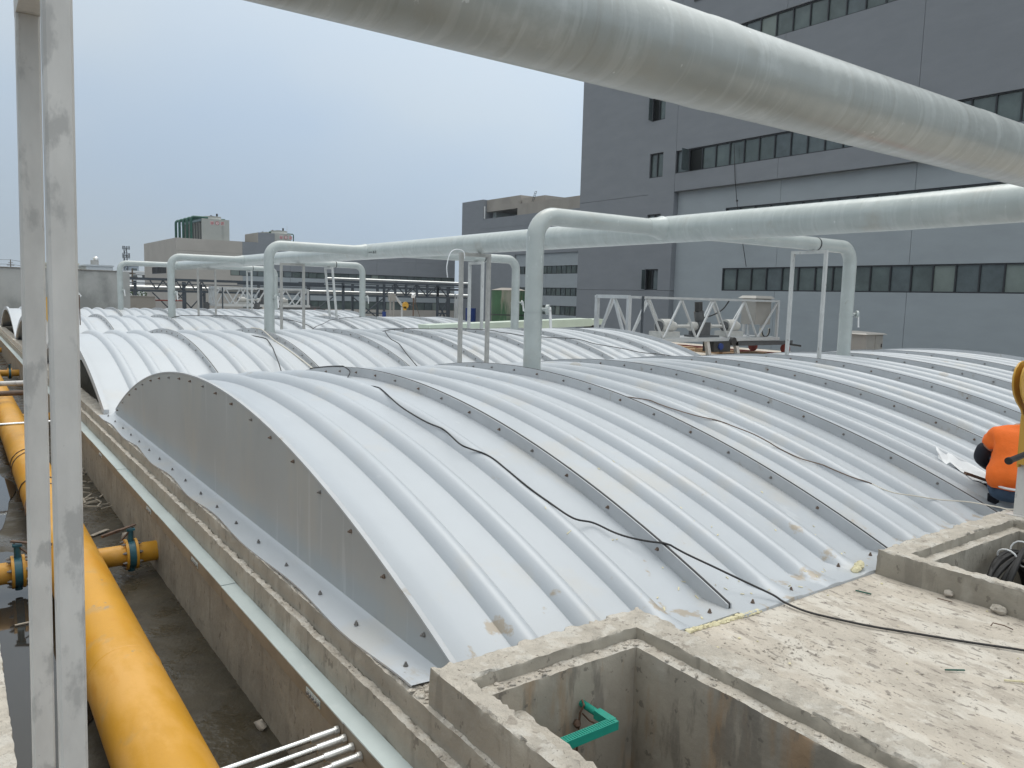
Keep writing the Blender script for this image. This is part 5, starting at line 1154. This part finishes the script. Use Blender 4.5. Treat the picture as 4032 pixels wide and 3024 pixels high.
# bushes
def bush(name, c, r, h, label, seed, trunk=True):
    t = thing(name, label, 'tree', (c[0], c[1], c[2]), 'far greenery'); rnd = random.Random(seed); m = MB()
    for i in range(420):
        a = rnd.uniform(0, 6.28); f = rnd.random()**.45; z = rnd.random(); rr = r*f*math.sin(math.pi*min(1, .18+.8*z))*(1+.35*noise.noise(Vector((math.cos(a)*2, math.sin(a)*2, z*3+seed))))
        p = Vector((c[0]+rr*math.cos(a), c[1]+rr*math.sin(a), c[2]+h*(.25+.75*z))); d = Vector((rnd.uniform(-1, 1), rnd.uniform(-1, 1), rnd.uniform(-.3, 1))).normalized(); e = d.cross(Vector((rnd.random(), rnd.random(), rnd.random()))).normalized(); s_ = r*.12*rnd.uniform(.6, 1.4)
        m.face([p-d*s_, p+e*s_*.6, p+d*s_, p-e*s_*.6])
    m.build('crown', M['leaf'], t, 0); m = MB(); m.cyl((c[0], c[1], c[2]), (c[0], c[1], c[2]+h*.6), .12, 7, .05); m.build('trunk', M['bark'], t)
for i, (x, y, lab) in enumerate(((17.2, 100, 'green bush behind the rack, left one next to the grey building'), (18.2, 103, 'green bush behind the rack, middle one'), (18.75, 101.5, 'green bush behind the rack, right one against the plaster wall'))): bush('bush', (x, y, -4.5), .85, 6.2, lab, i+2)
# far town
def farbox(label, x0, x1, y, d, z1, mat, rows=0, roof=None):
    t = thing('distant_building', label, 'building', ((x0+x1)/2, y, -4.5), 'distant buildings on the horizon')
    m = MB(); m.box(x0, x1, y, y+d, -4.5, z1); m.build('wall', M[mat], t, 0)
    m = MB(); m.box(x0-.3, x1+.3, y-.3, y+d+.3, z1+.01, z1+.5); m.build('parapet', M[mat], t, 0)
    for r_ in range(rows):
        for k in range(int((x1-x0)/3)): m = MB(); m.box(x0+.8+3*k, x0+2.4+3*k, y-.06, y-.01, z1-2.2-3.2*r_, z1-.8-3.2*r_); m.build('window', M['frame'] if (k+r_) % 3 else M['glass2'], t, 0)
    if roof:
        m = MB(); a = (x0+x1)/2-1; m.cyl((a, y+4, z1+.5), (a, y+4, z1+2.1), 1.3, 10); m.build('roof_vent', M['cabinet'], t); m = MB(); m.blob((a+.4, y+4, z1+2.6), .9, 10, 1, .05); m.build('vent_cowl', M['silver'], t)
farbox('long pale low building on the horizon with a silver roof vent', 37.9, 46.0, 300, 20, 8.5, 'farpale', 0, True)
farbox('cream building on the horizon just right of the near posts', 29.5, 35.5, 300, 20, 8.7, 'farcream', 1)
farbox('cream roofed building seen between the two near posts', 21.8, 27, 300, 20, 8.6, 'farcream', 1)
farbox('blue grey apartment block on the horizon right of the first riser', 51.1, 54.1, 300, 10, 9.1, 'farblue', 3)
farbox('white low house on the horizon behind the rack', 44, 62, 260, 12, 6.2, 'white', 2)
farbox('grey roof line on the horizon right of the lattice mast', 54.6, 57.5, 320, 10, 7.6, 'farpale', 1)
t = thing('lattice_mast', 'lattice telecom mast with antennas on the horizon', 'mast', (50, 300, -4.5))
mz = [(-4.5+20.3*i/9) for i in range(10)]
m = MB()
for sx, sy in ((-1, -1), (1, -1), (1, 1), (-1, 1)): m.bar((50+.9*sx, 300+.9*sy, -4.5), (50+.35*sx, 300+.35*sy, 15.8), .18, .18)
m.build('leg', M['steelblue'], t, 0); m = MB()
for i in range(9):
    a, b = .9-.55*i/9, .9-.55*(i+1)/9; m.bar((50-a, 299, mz[i]), (50+b, 299, mz[i+1]), .13, .13); m.bar((50+a, 299, mz[i]), (50-b, 299, mz[i+1]), .13, .13); m.bar((50-a, 299.2, mz[i]), (50+a, 299.2, mz[i]), .12, .12)
m.build('lattice', M['steelblue'], t, 0); m = MB()
for z in (14.9, 12.5, 11.9):
    m.box(49.2, 50.8, 298.7, 300.6, z, z+.12)
    for dx in (-1.0, -.6, .7, 1.1): m.box(50+dx-.12, 50+dx+.12, 298.8, 299.1, z-.3, z+.9)
m.build('antenna', M['steelblue'], t, 0)
for x, y, z1, lab in ((16.3, 300, 9.6, 'wooden utility pole on the horizon at the far left'), (31.2, 180, 5.6, 'utility pole behind the rack left of the plaster block')):
    t = thing('utility_pole', lab, 'pole', (x, y, -4.5), 'utility poles'); m = MB(); m.cyl((x, y, -4.5), (x, y, z1), .22, 7, .14); m.build('pole', M['bark'], t); m = MB(); m.box(x-1.0, x+1.0, y-.1, y+.1, z1-1.9, z1-1.7); m.box(x-.6, x+.6, y-.1, y+.1, z1-1.1, z1-.95); m.build('cross_arm', M['bark'], t, 0)
def sag(a, b, s_, n=10):
    a = Vector(a); b = Vector(b); return [a.lerp(b, i/n)-Vector((0, 0, s_*4*(i/n)*(1-i/n))) for i in range(n+1)]
for k, (z, lab) in enumerate(((9.5, 'upper power line at the far left above the grey building'), (8.1, 'lower power line at the far left above the grey building'))):
    m = MB(); m.tube(sag((-20, 300, z+.2), (16.3, 300, z), .4), .05, 4); m.tube(sag((16.3, 300, z), (52, 300, z-2.6), .8), .05, 4); tag(m.build('power_line', M['black']), lab, 'power line')
m = MB(); m.tube(sag((30, 180, 4.5), (44, 180, 4.0), .1), .06, 4); m.tube(sag((25, 180, 4.9), (31.2, 180, 4.7), .2), .06, 4); tag(m.build('power_line', M['black']), 'power line meeting the plaster block behind the rack', 'power line')

# scraps lying on the nearest cover, close to its foot
random.seed(12); m = MB()
for i in range(46):
    x = random.uniform(2.9, 5.0); y = 2.62+random.random()**2*1.6; z = surf(x, y)+.002; a = random.uniform(0, 3.1); l = random.uniform(.006, .028)
    m.bar((x, y, z), (x+l*math.cos(a), y+l*math.sin(a), surf(x+l*math.cos(a), y+l*math.sin(a))+.004), random.uniform(.004, .010), .003)
m.build('cover_scraps', M['foam'], None, 0, 'stuff')
# ------------------------------------------------------------------ thin haze over the whole site
hz_m = bpy.data.materials.new('haze_air'); hz_m.use_nodes = True; t_ = hz_m.node_tree; t_.nodes.clear()
pv = t_.nodes.new('ShaderNodeVolumePrincipled'); pv.inputs['Color'].default_value = (.86, .90, .95, 1); pv.inputs['Density'].default_value = .00028; pv.inputs['Anisotropy'].default_value = .2
ho = t_.nodes.new('ShaderNodeOutputMaterial'); t_.links.new(pv.outputs[0], ho.inputs['Volume'])
MB().box(-901, 1501, -401, 2201, -6.2, 30).build('haze', hz_m, None, 0, 'stuff')
